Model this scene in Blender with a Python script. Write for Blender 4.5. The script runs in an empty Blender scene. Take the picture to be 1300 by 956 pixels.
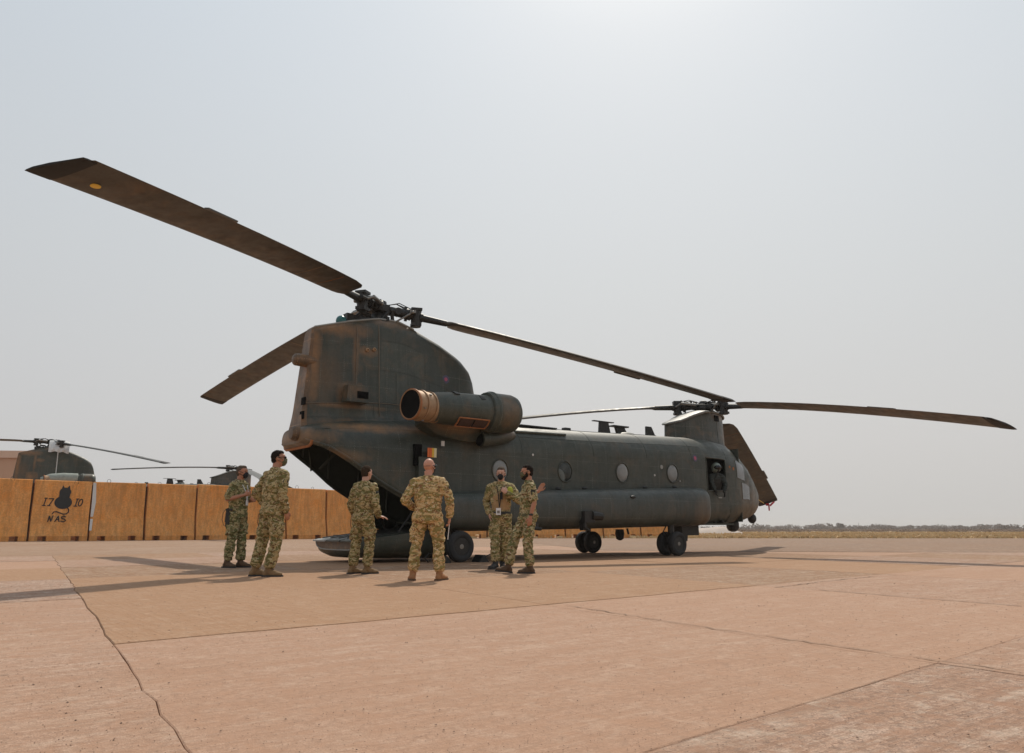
import bpy, bmesh, math, random
from mathutils import Vector, Matrix, Quaternion, noise
import numpy as np
random.seed(7)
R = math.radians
scene = bpy.context.scene
# ------------------------------------------------------------------ camera
YAW, PITCH = R(51.9), math.atan((671.5-433.5)/978.4)
cam_d = bpy.data.cameras.new('camera'); cam = bpy.data.objects.new('camera', cam_d)
scene.collection.objects.link(cam); scene.camera = cam
cam_d.sensor_width = 36; cam_d.lens = 36*978.4/1300; cam_d.shift_y = -44.5/1300
cam_d.clip_end = 8000; cam_d.clip_start = .05
cam.location = (-8.336, -15.683, .69)
cam.rotation_euler = (R(90)+PITCH, 0, YAW-R(90))
FW = Vector((math.cos(YAW), math.sin(YAW), 0)); RT = Vector((math.sin(YAW), -math.cos(YAW), 0))
CAM = Vector(cam.location)
def at(X, D, z=0):           # a place given by metres to the right of the camera and metres ahead of it
    p = CAM+RT*X+FW*D; return Vector((p.x, p.y, z))
# ------------------------------------------------------------------ world and sun
SUN_AZ, SUN_EL = R(40), R(51)
world = bpy.data.worlds.new('World'); scene.world = world; world.use_nodes = True
wn, wl = world.node_tree.nodes, world.node_tree.links
wn.clear()
out = wn.new('ShaderNodeOutputWorld'); bg = wn.new('ShaderNodeBackground'); bg.inputs[1].default_value = .1
sky = wn.new('ShaderNodeTexSky'); sky.sky_type = 'NISHITA'; sky.sun_disc = False
sky.sun_elevation = SUN_EL; sky.sun_rotation = R(90)-SUN_AZ; sky.dust_density = 8; sky.air_density = 1.2; sky.altitude = 200
tc = wn.new('ShaderNodeTexCoord')
sep = wn.new('ShaderNodeSeparateXYZ'); wl.new(tc.outputs['Generated'], sep.inputs[0])
# thick airborne dust: a pale veil over the clear sky, whitest round the sun
ramp = wn.new('ShaderNodeValToRGB'); wl.new(sep.outputs[2], ramp.inputs[0])
e = ramp.color_ramp.elements
e[0].position = 0.0; e[0].color = (.645, .63, .605, 1)
e[1].position = 1.0; e[1].color = (.50, .57, .66, 1)
for pos, c in ((.10, (.645, .638, .63, 1)), (.3, (.625, .648, .66, 1)), (.6, (.585, .645, .705, 1))):
    k = e.new(pos); k.color = c
dot = wn.new('ShaderNodeVectorMath'); dot.operation = 'DOT_PRODUCT'
wl.new(tc.outputs['Generated'], dot.inputs[0])
dot.inputs[1].default_value = (math.cos(SUN_EL)*math.cos(SUN_AZ), math.cos(SUN_EL)*math.sin(SUN_AZ), math.sin(SUN_EL))
gr = wn.new('ShaderNodeValToRGB'); wl.new(dot.outputs['Value'], gr.inputs[0])
g = gr.color_ramp.elements
g[0].position = .0; g[0].color = (.86, .86, .88, 1)
g[1].position = 1.0; g[1].color = (1.2, 1.18, 1.15, 1)
for pos, c in ((.5, (.92, .925, .94, 1)), (.75, (1.0, 1.0, 1.0, 1)), (.88, (1.06, 1.057, 1.05, 1)), (.96, (1.075, 1.07, 1.06, 1))):
    k = g.new(pos); k.color = c
mul = wn.new('ShaderNodeVectorMath'); mul.operation = 'MULTIPLY'
wl.new(ramp.outputs[0], mul.inputs[0]); wl.new(gr.outputs[0], mul.inputs[1])
sc = wn.new('ShaderNodeVectorMath'); sc.operation = 'SCALE'; sc.inputs['Scale'].default_value = 10
wl.new(mul.outputs[0], sc.inputs[0])
mx = wn.new('ShaderNodeMixRGB'); mx.inputs[0].default_value = .93
wl.new(sky.outputs[0], mx.inputs[1]); wl.new(sc.outputs[0], mx.inputs[2])
wl.new(mx.outputs[0], bg.inputs[0]); wl.new(bg.outputs[0], out.inputs[0])
sun_d = bpy.data.lights.new('sun', 'SUN'); sun = bpy.data.objects.new('sun', sun_d); scene.collection.objects.link(sun)
sun_d.energy = 3.0; sun_d.angle = R(1.0); sun_d.color = (1, .92, .80)
sd = Vector((math.cos(SUN_EL)*math.cos(SUN_AZ), math.cos(SUN_EL)*math.sin(SUN_AZ), math.sin(SUN_EL)))
sun.rotation_euler = sd.to_track_quat('Z', 'Y').to_euler()
scene.view_settings.view_transform = 'Standard'; scene.view_settings.look = 'None'
scene.view_settings.exposure = 0; scene.view_settings.gamma = 1; scene.view_settings.use_curve_mapping = False
# ------------------------------------------------------------------ helpers
COL = scene.collection
def link(o, parent=None):
    COL.objects.link(o)
    if parent is not None: o.parent = parent
    return o
class MB:
    """gathers shapes and links them as one mesh object"""
    def __init__(s): s.v = []; s.f = []
    def add(s, vs, fs):
        n = len(s.v); s.v += [tuple(v) for v in vs]; s.f += [tuple(i+n for i in f) for f in fs]; return s
    def box(s, c, d, rot=None, taper=1.0):
        vs = []
        for z in (-1, 1):
            k = taper if z > 0 else 1
            for x, y in ((-1, -1), (1, -1), (1, 1), (-1, 1)):
                p = Vector((x*d[0]/2*k, y*d[1]/2*k, z*d[2]/2))
                if rot is not None: p = rot @ p
                vs.append(p+Vector(c))
        return s.add(vs, [(3, 2, 1, 0), (4, 5, 6, 7), (0, 1, 5, 4), (1, 2, 6, 5), (2, 3, 7, 6), (3, 0, 4, 7)])
    def tube(s, pts, rads, n=12, caps=True, closed=False):
        pts = [Vector(p) for p in pts]
        if not hasattr(rads, '__len__'): rads = [rads]*len(pts)
        vs = []; N = len(pts); prev = None
        for i, p in enumerate(pts):
            a = pts[max(i-1, 0)]; b = pts[min(i+1, N-1)]
            if closed: a = pts[i-1]; b = pts[(i+1) % N]
            t = b-a
            if t.length < 1e-9: t = prev[2] if prev else Vector((0, 0, 1))
            t = t.normalized()
            if prev is None:
                y_ = Vector((0, 1, 0)) if abs(t.y) < .9 else Vector((0, 0, 1))
                u = (y_-t*t.dot(y_)).normalized()
            else:
                u = (prev[0]-t*prev[0].dot(t))
                u = u.normalized() if u.length > 1e-6 else t.orthogonal().normalized()
            w = t.cross(u); prev = (u, w, t); r = rads[i]
            rx, ry = (r if hasattr(r, '__len__') else (r, r))
            for k in range(n):
                a_ = 2*math.pi*k/n
                vs.append(p+u*math.cos(a_)*rx+w*math.sin(a_)*ry)
        fs = []
        M = N if closed else N-1
        for i in range(M):
            for k in range(n):
                a_, b_ = i*n+k, i*n+(k+1) % n; j = (i+1) % N
                fs.append((a_, b_, j*n+(k+1) % n, j*n+k))
        if caps and not closed:
            fs.append(tuple(range(n))[::-1]); fs.append(tuple((N-1)*n+k for k in range(n)))
        return s.add(vs, fs)
    def lathe(s, prof, c, axis, n=24, closed=False):
        """prof: list of (distance along axis, radius)"""
        axis = Vector(axis).normalized(); u = axis.orthogonal().normalized(); w = axis.cross(u); c = Vector(c)
        vs = []
        for h, r in prof:
            for k in range(n):
                a = 2*math.pi*k/n
                vs.append(c+axis*h+(u*math.cos(a)+w*math.sin(a))*r)
        fs = []
        for i in range(len(prof)-(0 if closed else 1)):
            j = (i+1) % len(prof)
            for k in range(n):
                fs.append((i*n+k, i*n+(k+1) % n, j*n+(k+1) % n, j*n+k))
        if not closed:
            if prof[0][1] > 1e-4: fs.append(tuple(range(n))[::-1])
            if prof[-1][1] > 1e-4: fs.append(tuple((len(prof)-1)*n+k for k in range(n)))
        return s.add(vs, fs)
    def ball(s, c, r, n=12, m=8, rot=None):
        if not hasattr(r, '__len__'): r = (r, r, r)
        vs = []; c = Vector(c)
        for i in range(m+1):
            th = math.pi*i/m
            for k in range(n):
                a = 2*math.pi*k/n
                p = Vector((r[0]*math.sin(th)*math.cos(a), r[1]*math.sin(th)*math.sin(a), r[2]*math.cos(th)))
                if rot is not None: p = rot @ p
                vs.append(c+p)
        fs = []
        for i in range(m):
            for k in range(n):
                fs.append((i*n+k, (i+1)*n+k, (i+1)*n+(k+1) % n, i*n+(k+1) % n))
        return s.add(vs, fs)
    def prism(s, poly, h, M=None):
        """outline in xy, thickness h in z, then matrix M"""
        n = len(poly); vs = [Vector((x, y, 0)) for x, y in poly]+[Vector((x, y, h)) for x, y in poly]
        if M is not None: vs = [M @ v for v in vs]
        fs = [tuple(range(n))[::-1], tuple(range(n, 2*n))]+[(i, (i+1) % n, n+(i+1) % n, n+i) for i in range(n)]
        return s.add(vs, fs)
    def mesh(s, name, mat, smooth=35, fix=True):
        me = bpy.data.meshes.new(name); me.from_pydata(s.v, [], s.f)
        if fix:
            bm = bmesh.new(); bm.from_mesh(me)
            bmesh.ops.remove_doubles(bm, verts=bm.verts, dist=1e-5)
            bmesh.ops.recalc_face_normals(bm, faces=bm.faces)
            bm.to_mesh(me); bm.free()
        if smooth:
            me.shade_smooth(); me.set_sharp_from_angle(angle=R(smooth))
        if mat: me.materials.append(mat)
        return me
    def build(s, name, mat, parent=None, smooth=35, fix=True):
        return link(bpy.data.objects.new(name, s.mesh(name, mat, smooth, fix)), parent)
def tag(o, label=None, cat=None, group=None, kind=None):
    if label: o['label'] = label
    if cat: o['category'] = cat
    if group: o['group'] = group
    if kind: o['kind'] = kind
    return o
def empty(name, loc, rz=0):
    o = bpy.data.objects.new(name, None); o.empty_display_size = .3
    COL.objects.link(o); o.location = loc; o.rotation_euler = (0, 0, rz); return o
# ------------------------------------------------------------------ materials
MATS = {}
class NT:
    def __init__(s, name):
        s.m = bpy.data.materials.new(name); s.m.use_nodes = True; s.n = s.m.node_tree.nodes; s.l = s.m.node_tree.links
        s.b = s.n['Principled BSDF']; s.out = s.n['Material Output']; s.tc = s.n.new('ShaderNodeTexCoord'); s.co = s.tc.outputs['Object']
        MATS[name] = s.m
    def link(s, a, b): s.l.new(a, b)
    def map(s, scale=(1, 1, 1), loc=(0, 0, 0), rot=(0, 0, 0), co=None):
        n = s.n.new('ShaderNodeMapping'); s.link(co or s.co, n.inputs[0])
        n.inputs['Scale'].default_value = scale; n.inputs['Location'].default_value = loc; n.inputs['Rotation'].default_value = rot
        return n.outputs[0]
    def noise(s, scale, detail=5, rough=.55, co=None, dist=0.0):
        n = s.n.new('ShaderNodeTexNoise'); n.inputs['Scale'].default_value = scale; n.inputs['Detail'].default_value = detail
        n.inputs['Roughness'].default_value = rough; n.inputs['Distortion'].default_value = dist
        s.link(co or s.co, n.inputs['Vector']); return n.outputs[0]
    def ramp(s, fac, stops, const=False):
        n = s.n.new('ShaderNodeValToRGB'); s.link(fac, n.inputs[0])
        if const: n.color_ramp.interpolation = 'CONSTANT'
        e = n.color_ramp.elements
        while len(e) < len(stops): e.new(.5)
        for k, (p, c) in enumerate(stops):
            e[k].position = p
            if not hasattr(c, '__len__'): c = (c, c, c)
            e[k].color = (*c[:3], 1)
        return n.outputs[0]
    def mix(s, fac, a, b, mode='MIX'):
        n = s.n.new('ShaderNodeMixRGB'); n.blend_type = mode
        for i, v in enumerate((fac, a, b)):
            if isinstance(v, bpy.types.NodeSocket): s.link(v, n.inputs[i])
            elif i == 0: n.inputs[0].default_value = v
            else: n.inputs[i].default_value = (*v[:3], 1) if hasattr(v, '__len__') else (v, v, v, 1)
        return n.outputs[0]
    def math(s, op, a, b=0.0, c=0.0, clamp=False):
        n = s.n.new('ShaderNodeMath'); n.operation = op; n.use_clamp = clamp
        for i, v in enumerate((a, b, c)):
            if isinstance(v, bpy.types.NodeSocket): s.link(v, n.inputs[i])
            else: n.inputs[i].default_value = v
        return n.outputs[0]
    def col(s, v):
        if isinstance(v, bpy.types.NodeSocket): s.link(v, s.b.inputs['Base Color'])
        else: s.b.inputs['Base Color'].default_value = (*v, 1)
        return s
    def rough(s, v):
        if isinstance(v, bpy.types.NodeSocket): s.link(v, s.b.inputs['Roughness'])
        else: s.b.inputs['Roughness'].default_value = v
        return s
    def bump(s, h, strength=.3, dist=.01):
        n = s.n.new('ShaderNodeBump'); n.inputs['Strength'].default_value = strength; n.inputs['Distance'].default_value = dist
        s.link(h, n.inputs['Height']); s.link(n.outputs[0], s.b.inputs['Normal']); return s
def plain(name, col, rough=.6, metal=0, var=.25, scale=8, bump=.15, spec=.5):
    t = NT(name); n = t.noise(scale)
    t.col(t.mix(n, tuple(c*(1-var) for c in col), tuple(min(1, c*(1+var)) for c in col)))
    t.rough(rough); t.b.inputs['Metallic'].default_value = metal; t.b.inputs['Specular IOR Level'].default_value = spec
    if bump: t.bump(t.noise(scale*6), bump, .004)
    return t.m
DUST = (.43, .22, .085)
def paint(name, a, b, dust=.35, blobs=(), rivets=True, blobk=.8):
    """weathered matt paint: two greens, rain streaks, rubbed edges and settled desert dust; blobs are dust patches (x, y, z, rx, ry, rz, strength)"""
    t = NT(name)
    base = t.mix(t.ramp(t.noise(1.3, 6, .6, dist=.6), ((.35, 0), (.65, 1))), a, b)
    st = t.noise(1.0, 6, .65, t.map((9, 9, .8)))
    base = t.mix(t.ramp(st, ((.35, .5), (.7, 0))), base, tuple(c*.55 for c in a))
    fine = t.noise(26, 5, .7)
    base = t.mix(t.ramp(fine, ((.45, 0), (.8, .35))), base, tuple(c*1.7 for c in b))
    oi = t.n.new('ShaderNodeObjectInfo'); base = t.mix(t.math('MULTIPLY', oi.outputs['Random'], .45), base, tuple(c*.55 for c in a))
    d1 = t.ramp(t.noise(2.2, 7, .68, dist=.5), ((.5, 0), (.74, dust)))
    sx = t.n.new('ShaderNodeSeparateXYZ'); t.link(t.co, sx.inputs[0])
    def rows(sock, sp, w_): return t.math('LESS_THAN', t.math('FRACT', t.math('DIVIDE', sock, sp)), w_)
    riv = t.math('MAXIMUM', t.math('MULTIPLY', rows(sx.outputs[0], .508, .024), rows(sx.outputs[2], .05, .55)), t.math('MULTIPLY', rows(sx.outputs[2], .47, .024), rows(sx.outputs[0], .05, .55)))
    riv = t.math('MULTIPLY', riv, t.ramp(t.noise(1.7, 4), ((.42, .10), (.62, .75)))) if rivets else 0.0
    if rivets: base = t.mix(riv, base, tuple(c*2.1 for c in b))
    d = d1
    nz = t.noise(3.1, 6, .65, t.map((1.5, 1.5, 1)))
    for (x, y, z, rx, ry, rz, k) in blobs:
        v = t.map((1/rx, 1/ry, 1/rz), (-x/rx, -y/ry, -z/rz))
        ln = t.n.new('ShaderNodeVectorMath'); ln.operation = 'LENGTH'; t.link(v, ln.inputs[0])
        f = t.math('ADD', ln.outputs['Value'], t.math('MULTIPLY_ADD', nz, 1.3, -.65))
        f = t.math('MULTIPLY', t.math('SUBTRACT', 1.10, f, clamp=True), k*blobk, clamp=True)
        d = t.math('MAXIMUM', d, f)
    dn = t.mix(t.noise(14, 4), DUST, tuple(c*.62 for c in DUST))
    t.col(t.mix(d, base, dn))
    t.rough(t.ramp(t.noise(5, 5), ((.3, .38), (.75, .62)))); t.b.inputs['Specular IOR Level'].default_value = .45
    t.bump(t.math('ADD', t.noise(2.3, 3), t.math('MULTIPLY', t.noise(60, 3), .15)), .25, .012)
    return t.m
HG, HG2 = (.046, .055, .043), (.078, .087, .068)
M_hull = paint('hull_paint', HG, HG2, .12, (
    (-1.8, 0, 2.55, .6, 1.5, .22, .95), (-.6, -.8, 2.78, 1.3, .7, .13, .9), (.5, -.9, 2.82, .8, .6, .12, .6),
    (-1.35, -1, 2.15, .7, .5, .16, .6), (12.4, 0, 1.5, 1.3, 1.5, .9, .55), (13.2, 0, 1.3, .8, 1.2, .5, .6), (9.9, 0, 3.3, 1.0, 1.0, .25, .3)))
M_pyl = paint('pylon_paint', HG, HG2, .18, (
    (-1.65, 0, 4.2, .16, 1, 1.2, 1.0), (-1.2, 0, 5.02, .9, 1, .22, .95), (-.75, 0, 4.4, .10, 1, .9, .75), (-.85, 0, 3.55, .42, 1, .33, 1.0),
    (-.5, 0, 4.55, .3, 1, .14, .9), (.2, 0, 5.3, .8, 1, .14, .55), (-.9, 0, 3.28, 1.1, 1, .07, .8), (-.5, 0, 2.85, 1.6, 1, .18, .95), (-1.4, 0, 3.9, .5, 1, .7, .35)))
M_nac = paint('nacelle_paint', HG, HG2, .2, ((2.3, -1.7, 3.3, .35, .6, .45, .85), (1.2, -1.5, 2.9, .8, .3, .2, .55), (2.6, -1.4, 2.9, .5, .3, .2, .5)))
M_pod = paint('pod_paint', (.050, .059, .050), (.072, .082, .072), .10, ((9.2, -1.7, 1.0, .5, .6, .6, .35),))
M_fpyl = paint('front_pylon_paint', HG, (.10, .10, .085), .3, ((12.1, 0, 4.2, .7, 1, .15, .6), (12.6, 0, 3.5, .25, 1, .5, .6)))
M_blade = paint('blade_paint', (.056, .050, .038), (.074, .064, .048), .22, (), False)
M_blade2 = paint('far_blade_paint', (.05, .052, .045), (.07, .068, .055), .1, (), False)
M_dark = plain('dark_metal', (.03, .03, .028), .5, .4, .5, 20)
M_black = plain('black_rubber', (.022, .022, .022), .8, 0, .4, 12)
M_steel = plain('worn_steel', (.22, .21, .19), .4, .8, .4, 15)
M_nozzle = plain('dusty_nozzle_metal', (.36, .23, .13), .6, .3, .35, 9)
M_void = plain('unlit_opening_black', (.006, .006, .006), .95, 0, .2, 5, 0, .1)  # near-black paints the unlit depth of mouths, slots and windows
M_lining = plain('cabin_lining_green', (.035, .042, .03), .7, 0, .4, 6)
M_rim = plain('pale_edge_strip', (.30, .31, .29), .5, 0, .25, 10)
M_rust = plain('rust_orange_trim', (.34, .13, .045), .7, 0, .4, 12)
M_white = plain('off_white_paint', (.62, .61, .58), .6, 0, .15, 12)
M_orange = plain('orange_sticker', (.75, .16, .03), .5, 0, .1, 8, 0)
M_yellow = plain('yellow_sticker', (.78, .52, .06), .5, 0, .1, 8, 0)
M_cream = plain('cream_sticker', (.75, .68, .42), .5, 0, .1, 8, 0)
M_pink = plain('pink_roundel', (.42, .09, .16), .6, 0, .2, 8, 0)
M_blueish = plain('violet_roundel', (.085, .08, .13), .6, 0, .2, 8, 0)
M_red = plain('red_flag_cloth', (.45, .03, .05), .7, 0, .2, 8)
M_teal = plain('teal_glass_lamp', (.03, .14, .14), .25, 0, .2, 8, 0)
M_lens = plain('lamp_glass', (.35, .36, .36), .1, 0, .2, 8, 0)
def glass(name, tint, mixf=.5):
    t = NT(name); t.col(tint).rough(.18)
    tr = t.n.new('ShaderNodeBsdfTransparent'); tr.inputs[0].default_value = (.75, .78, .76, 1)
    ms = t.n.new('ShaderNodeMixShader')
    f = t.ramp(t.noise(3, 4), ((.3, mixf-.1), (.7, mixf+.12))); t.link(f, ms.inputs[0])
    t.link(tr.outputs[0], ms.inputs[1]); t.link(t.b.outputs[0], ms.inputs[2]); t.link(ms.outputs[0], t.out.inputs[0]); return t.m
M_glass = glass('dusty_cabin_glass', (.30, .31, .30), .82)
M_glass2 = glass('clear_cabin_glass', (.16, .18, .17), .35)
M_cockpit = glass('cockpit_glass', (.15, .16, .16), .9); M_cockpit.node_tree.nodes['Principled BSDF'].inputs['Roughness'].default_value = .06; M_cockpit.node_tree.nodes['Principled BSDF'].inputs['Specular IOR Level'].default_value = 1.0
M_te = paint('dusty_trailing_edge', (.11, .075, .045), (.20, .125, .07), .8)
M_seam = plain('worn_seam', (.17, .14, .10), .6, 0, .4, 8)
M_grille = plain('rusty_mesh', (.055, .026, .016), .8, 0, .6, 30)
# ------------------------------------------------------------------ helicopter shapes
def lerp(a, b, t): return a+(b-a)*t
def table(T, x):
    if x <= T[0][0]: return T[0][1:]
    for p, q in zip(T, T[1:]):
        if x <= q[0]:
            t = (x-p[0])/(q[0]-p[0]); return tuple(lerp(a, b, t) for a, b in zip(p[1:], q[1:]))
    return T[-1][1:]
#        x     half   belly  roof   belly r  roof r
HULL = [(-1.96, .50, 2.42, 2.70, .10, .18), (-1.85, .68, 2.38, 2.76, .12, .25), (-1.5, .94, 2.22, 2.83, .16, .42), (-1.0, 1.05, 1.91, 2.89, .2, .58), (-.5, 1.14, 1.56, 2.94, .2, .66),
        (0, 1.19, 1.30, 2.97, .2, .72), (.5, 1.23, 1.08, 3.0, .2, .76), (1.3, 1.25, .74, 3.04, .28, .8), (2, 1.25, .64, 3.07, .35, .68), (6, 1.25, .70, 3.17, .35, .68), (9, 1.25, .76, 3.27, .35, .68),
        (10, 1.25, .79, 3.30, .4, .70), (11, 1.24, .82, 3.31, .45, .72), (11.8, 1.20, .86, 3.26, .55, .85), (12.3, 1.09, .90, 3.10, .55, .80), (12.8, .95, .96, 2.82, .5, .72), (13.2, .80, 1.03, 2.50, .42, .60),
        (13.5, .66, 1.12, 2.24, .36, .48), (13.8, .48, 1.26, 2.06, .28, .32), (14.0, .31, 1.40, 1.94, .2, .22), (14.12, .2, 1.52, 1.83, .13, .13), (14.16, .04, 1.62, 1.72, .03, .03)]
def hull(x, t, off=0.0):
    """t runs round the section: 0 belly middle, .2 belly edge, .3 side foot, .6 side head, .86 roof edge, 1 roof middle (starboard); t > 1 mirrors to port"""
    s = -1
    if t > 1: t = 2-t; s = 1
    w, zb, zt, rb, rt = table(HULL, x)
    w += off; zb -= off; zt += off; rb += off; rt += off
    crown = .07*min(1, w/1.2)
    if t < .2: y, z = (w-rb)*t/.2, zb
    elif t < .3:
        a = (t-.2)/.1*math.pi/2; y, z = w-rb+rb*math.sin(a), zb+rb-rb*math.cos(a)
    elif t < .6: y, z = w, lerp(zb+rb, zt-rt, (t-.3)/.3)
    elif t < .86:
        a = (t-.6)/.26*math.pi/2; y, z = w-rt+rt*math.cos(a), zt-rt+rt*math.sin(a)*(1-crown/rt*0)
    else: y, z = (w-rt)*(1-(t-.86)/.14), zt
    z += crown*(1-(y/w)**2)*(1 if t > .5 else 0) if w > .01 else 0
    if .3 <= t <= .6: z = z if t < .5 else z
    return Vector((x, s*y, z))
def t_side(x, z):
    w, zb, zt, rb, rt = table(HULL, x); return .3+.3*(z-zb-rb)/(zt-rt-zb-rb)
WIN_X = [2.63, 4.66, 6.69, 8.70]
def win_z(x): return 1.93+.031*x
DOOR = (10.22, 11.13)
def hull_mesh(off, holes=True, aft=-1.96, fore=14.16, extra=()):
    xs = sorted(set([round(v, 3) for v in np.arange(-1.8, 14, .2)]+[-1.96, -1.9, 14.06, 14.12, 14.16, .95, 1.3]))
    xs = [x for x in xs if aft <= x <= fore]
    if holes:
        keep = []
        for x in xs:
            if any(abs(x-c) < .34 for c in WIN_X) or any(abs(x-d) < .08 for d in DOOR): continue
            keep.append(x)
        for c in WIN_X: keep += [c-.3, c+.3]
        xs = sorted(keep+list(DOOR))
    T0, T1 = .42, .6
    ts = sorted(set([0, .1, .2, .225, .25, .275, .3, .34, .38, T0, T1, .6]+[.6+.26*k/8 for k in range(9)]+[.9, .95, 1]+[.5, .54]))
    if holes: ts = [t for t in ts if not (T0 < t < T1)]
    ts = ts+[2-t for t in ts[-2::-1]]
    if holes:
        ts = sorted(ts)
    V = []; idx = {}
    for i, x in enumerate(xs):
        for j, t in enumerate(ts):
            idx[i, j] = len(V); V.append(hull(x, t, off))
    F = []
    def inside(a, b, lo, hi): return a >= lo-1e-4 and b <= hi+1e-4
    for i in range(len(xs)-1):
        for j in range(len(ts)-1):
            x0, x1, t0, t1 = xs[i], xs[i+1], ts[j], ts[j+1]
            m0, m1 = (t0, t1) if t1 <= 1 else (2-t1, 2-t0)
            if x0 >= -1.81 and x1 <= 1.3+1e-6 and m1 <= .25+1e-6: continue            # open tail: no belly aft of the ramp hinge
            if holes:
                if any(inside(x0, x1, c-.3, c+.3) for c in WIN_X) and inside(m0, m1, T0, T1): continue
                if inside(x0, x1, *DOOR) and inside(t0, t1, T0, .6325): continue
            F.append((idx[i, j], idx[i+1, j], idx[i+1, j+1], idx[i, j+1]))
    if holes:
        for c in WIN_X:
            for s in (0, 1):
                rim = []; circ = []
                ta, tb = T0, T1
                pts = []
                K = 32
                zc = win_z(c); tcn = t_side(c, zc)
                for k in range(K):
                    a = 2*math.pi*(k+.5)/K
                    ca, sa = math.cos(a), math.sin(a)
                    sc_ = 1/max(abs(ca), abs(sa))
                    rx, rt_ = c+.3*ca*sc_, (tcn+(tb-tcn)*sa*sc_ if sa > 0 else tcn+(tcn-ta)*sa*sc_)
                    tt = rt_ if s == 0 else 2-rt_
                    rim.append(hull(rx, tt, off))
                    cx_, cz_ = c+.225*ca, zc+.25*sa
                    q = t_side(cx_, cz_)
                    circ.append(hull(cx_, q if s == 0 else 2-q, off))
                n = len(V); V += rim+circ
                for k in range(K):
                    k2 = (k+1) % K
                    F.append((n+k, n+k2, n+K+k2, n+K+k))
                # corner slivers
                for (sx, st) in ((1, 1), (-1, 1), (-1, -1), (1, -1)):
                    cn = hull(c+.3*sx, (tb if st > 0 else ta) if s == 0 else 2-(tb if st > 0 else ta), off)
                    best = sorted(range(K), key=lambda k: (rim[k]-cn).length)[:2]
                    V.append(cn); F.append((n+best[0], n+best[1], len(V)-1))
    if aft <= -1.95: F.append(tuple(idx[0, j] for j in range(len(ts)-1)))
    mb = MB(); mb.add(V, F); return mb
def patch(f, a0, a1, b0, b1, na, nb, off=.004, th=.0):
    """thin raised plate following surface f(a, b)"""
    V = []; F = []
    for i in range(na+1):
        for j in range(nb+1):
            a, b = lerp(a0, a1, i/na), lerp(b0, b1, j/nb); h = 1e-3
            p = f(a, b); n = (f(a+h, b)-f(a-h, b)).cross(f(a, b+h)-f(a, b-h))
            n = n.normalized() if n.length > 0 else Vector((0, -1, 0))
            V.append((p, n))
    cen = sum((v[0] for v in V), Vector())/len(V)
    V2 = []
    for p, n in V:
        V2.append(p+n*off)
    inner = [p-n*math.copysign(.01, off) for p, n in V]
    nv = len(V2); W = nb+1
    for i in range(na):
        for j in range(nb):
            F.append((i*W+j, (i+1)*W+j, (i+1)*W+j+1, i*W+j+1))
    ring = [j for j in range(nb+1)]+[i*W+nb for i in range(1, na+1)]+[na*W+j for j in range(nb-1, -1, -1)]+[i*W for i in range(na-1, 0, -1)]
    for k in range(len(ring)):
        a, b = ring[k], ring[(k+1) % len(ring)]
        F.append((a, b, nv+b, nv+a))
    mb = MB(); mb.add(V2+inner, F); return mb
def hull_star(x, t): return hull(x, t)
# aft pylon: side surface P(u, v)
PTOP = [(0, -1.71, 4.97), (.03, -1.66, 5.02), (.2, -.92, 5.24), (.36, -.2, 5.42), (.47, .32, 5.44), (.55, .71, 5.33), (.70, 1.48, 5.05), (.82, 2.1, 4.76), (.90, 2.40, 4.52), (.95, 2.56, 4.25), (1.0, 2.64, 3.95)]
def pyl(u, v, s=-1, off=0):
    X1, Z1 = table(PTOP, max(0, min(1, u)))
    X0, Z0 = lerp(-1.90, 3.05, u), 2.55
    vv = v
    x, z = lerp(X0, X1, vv), lerp(Z0, Z1, vv)
    T = lerp(.98, .50, min(1, (v/.22))**.6) if v < .22 else lerp(.50, .40, (v-.22)/.78)
    base = lerp(.46, 1, min(1, max(0, u)/.32)**.75)
    if v < .22: base = lerp(lerp(.45, 1, min(1, max(0, u)/.35)), base, v/.22)
    nose = 1 if u < .55 else math.sqrt(max(0, 1-((u-.55)/.45)**2.4))
    top = 1 if v < .9 else math.sqrt(max(0, 1-((v-.9)/.104)**2))*.55+.45
    return Vector((x, s*(T*base*nose*top+off), z))
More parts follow.
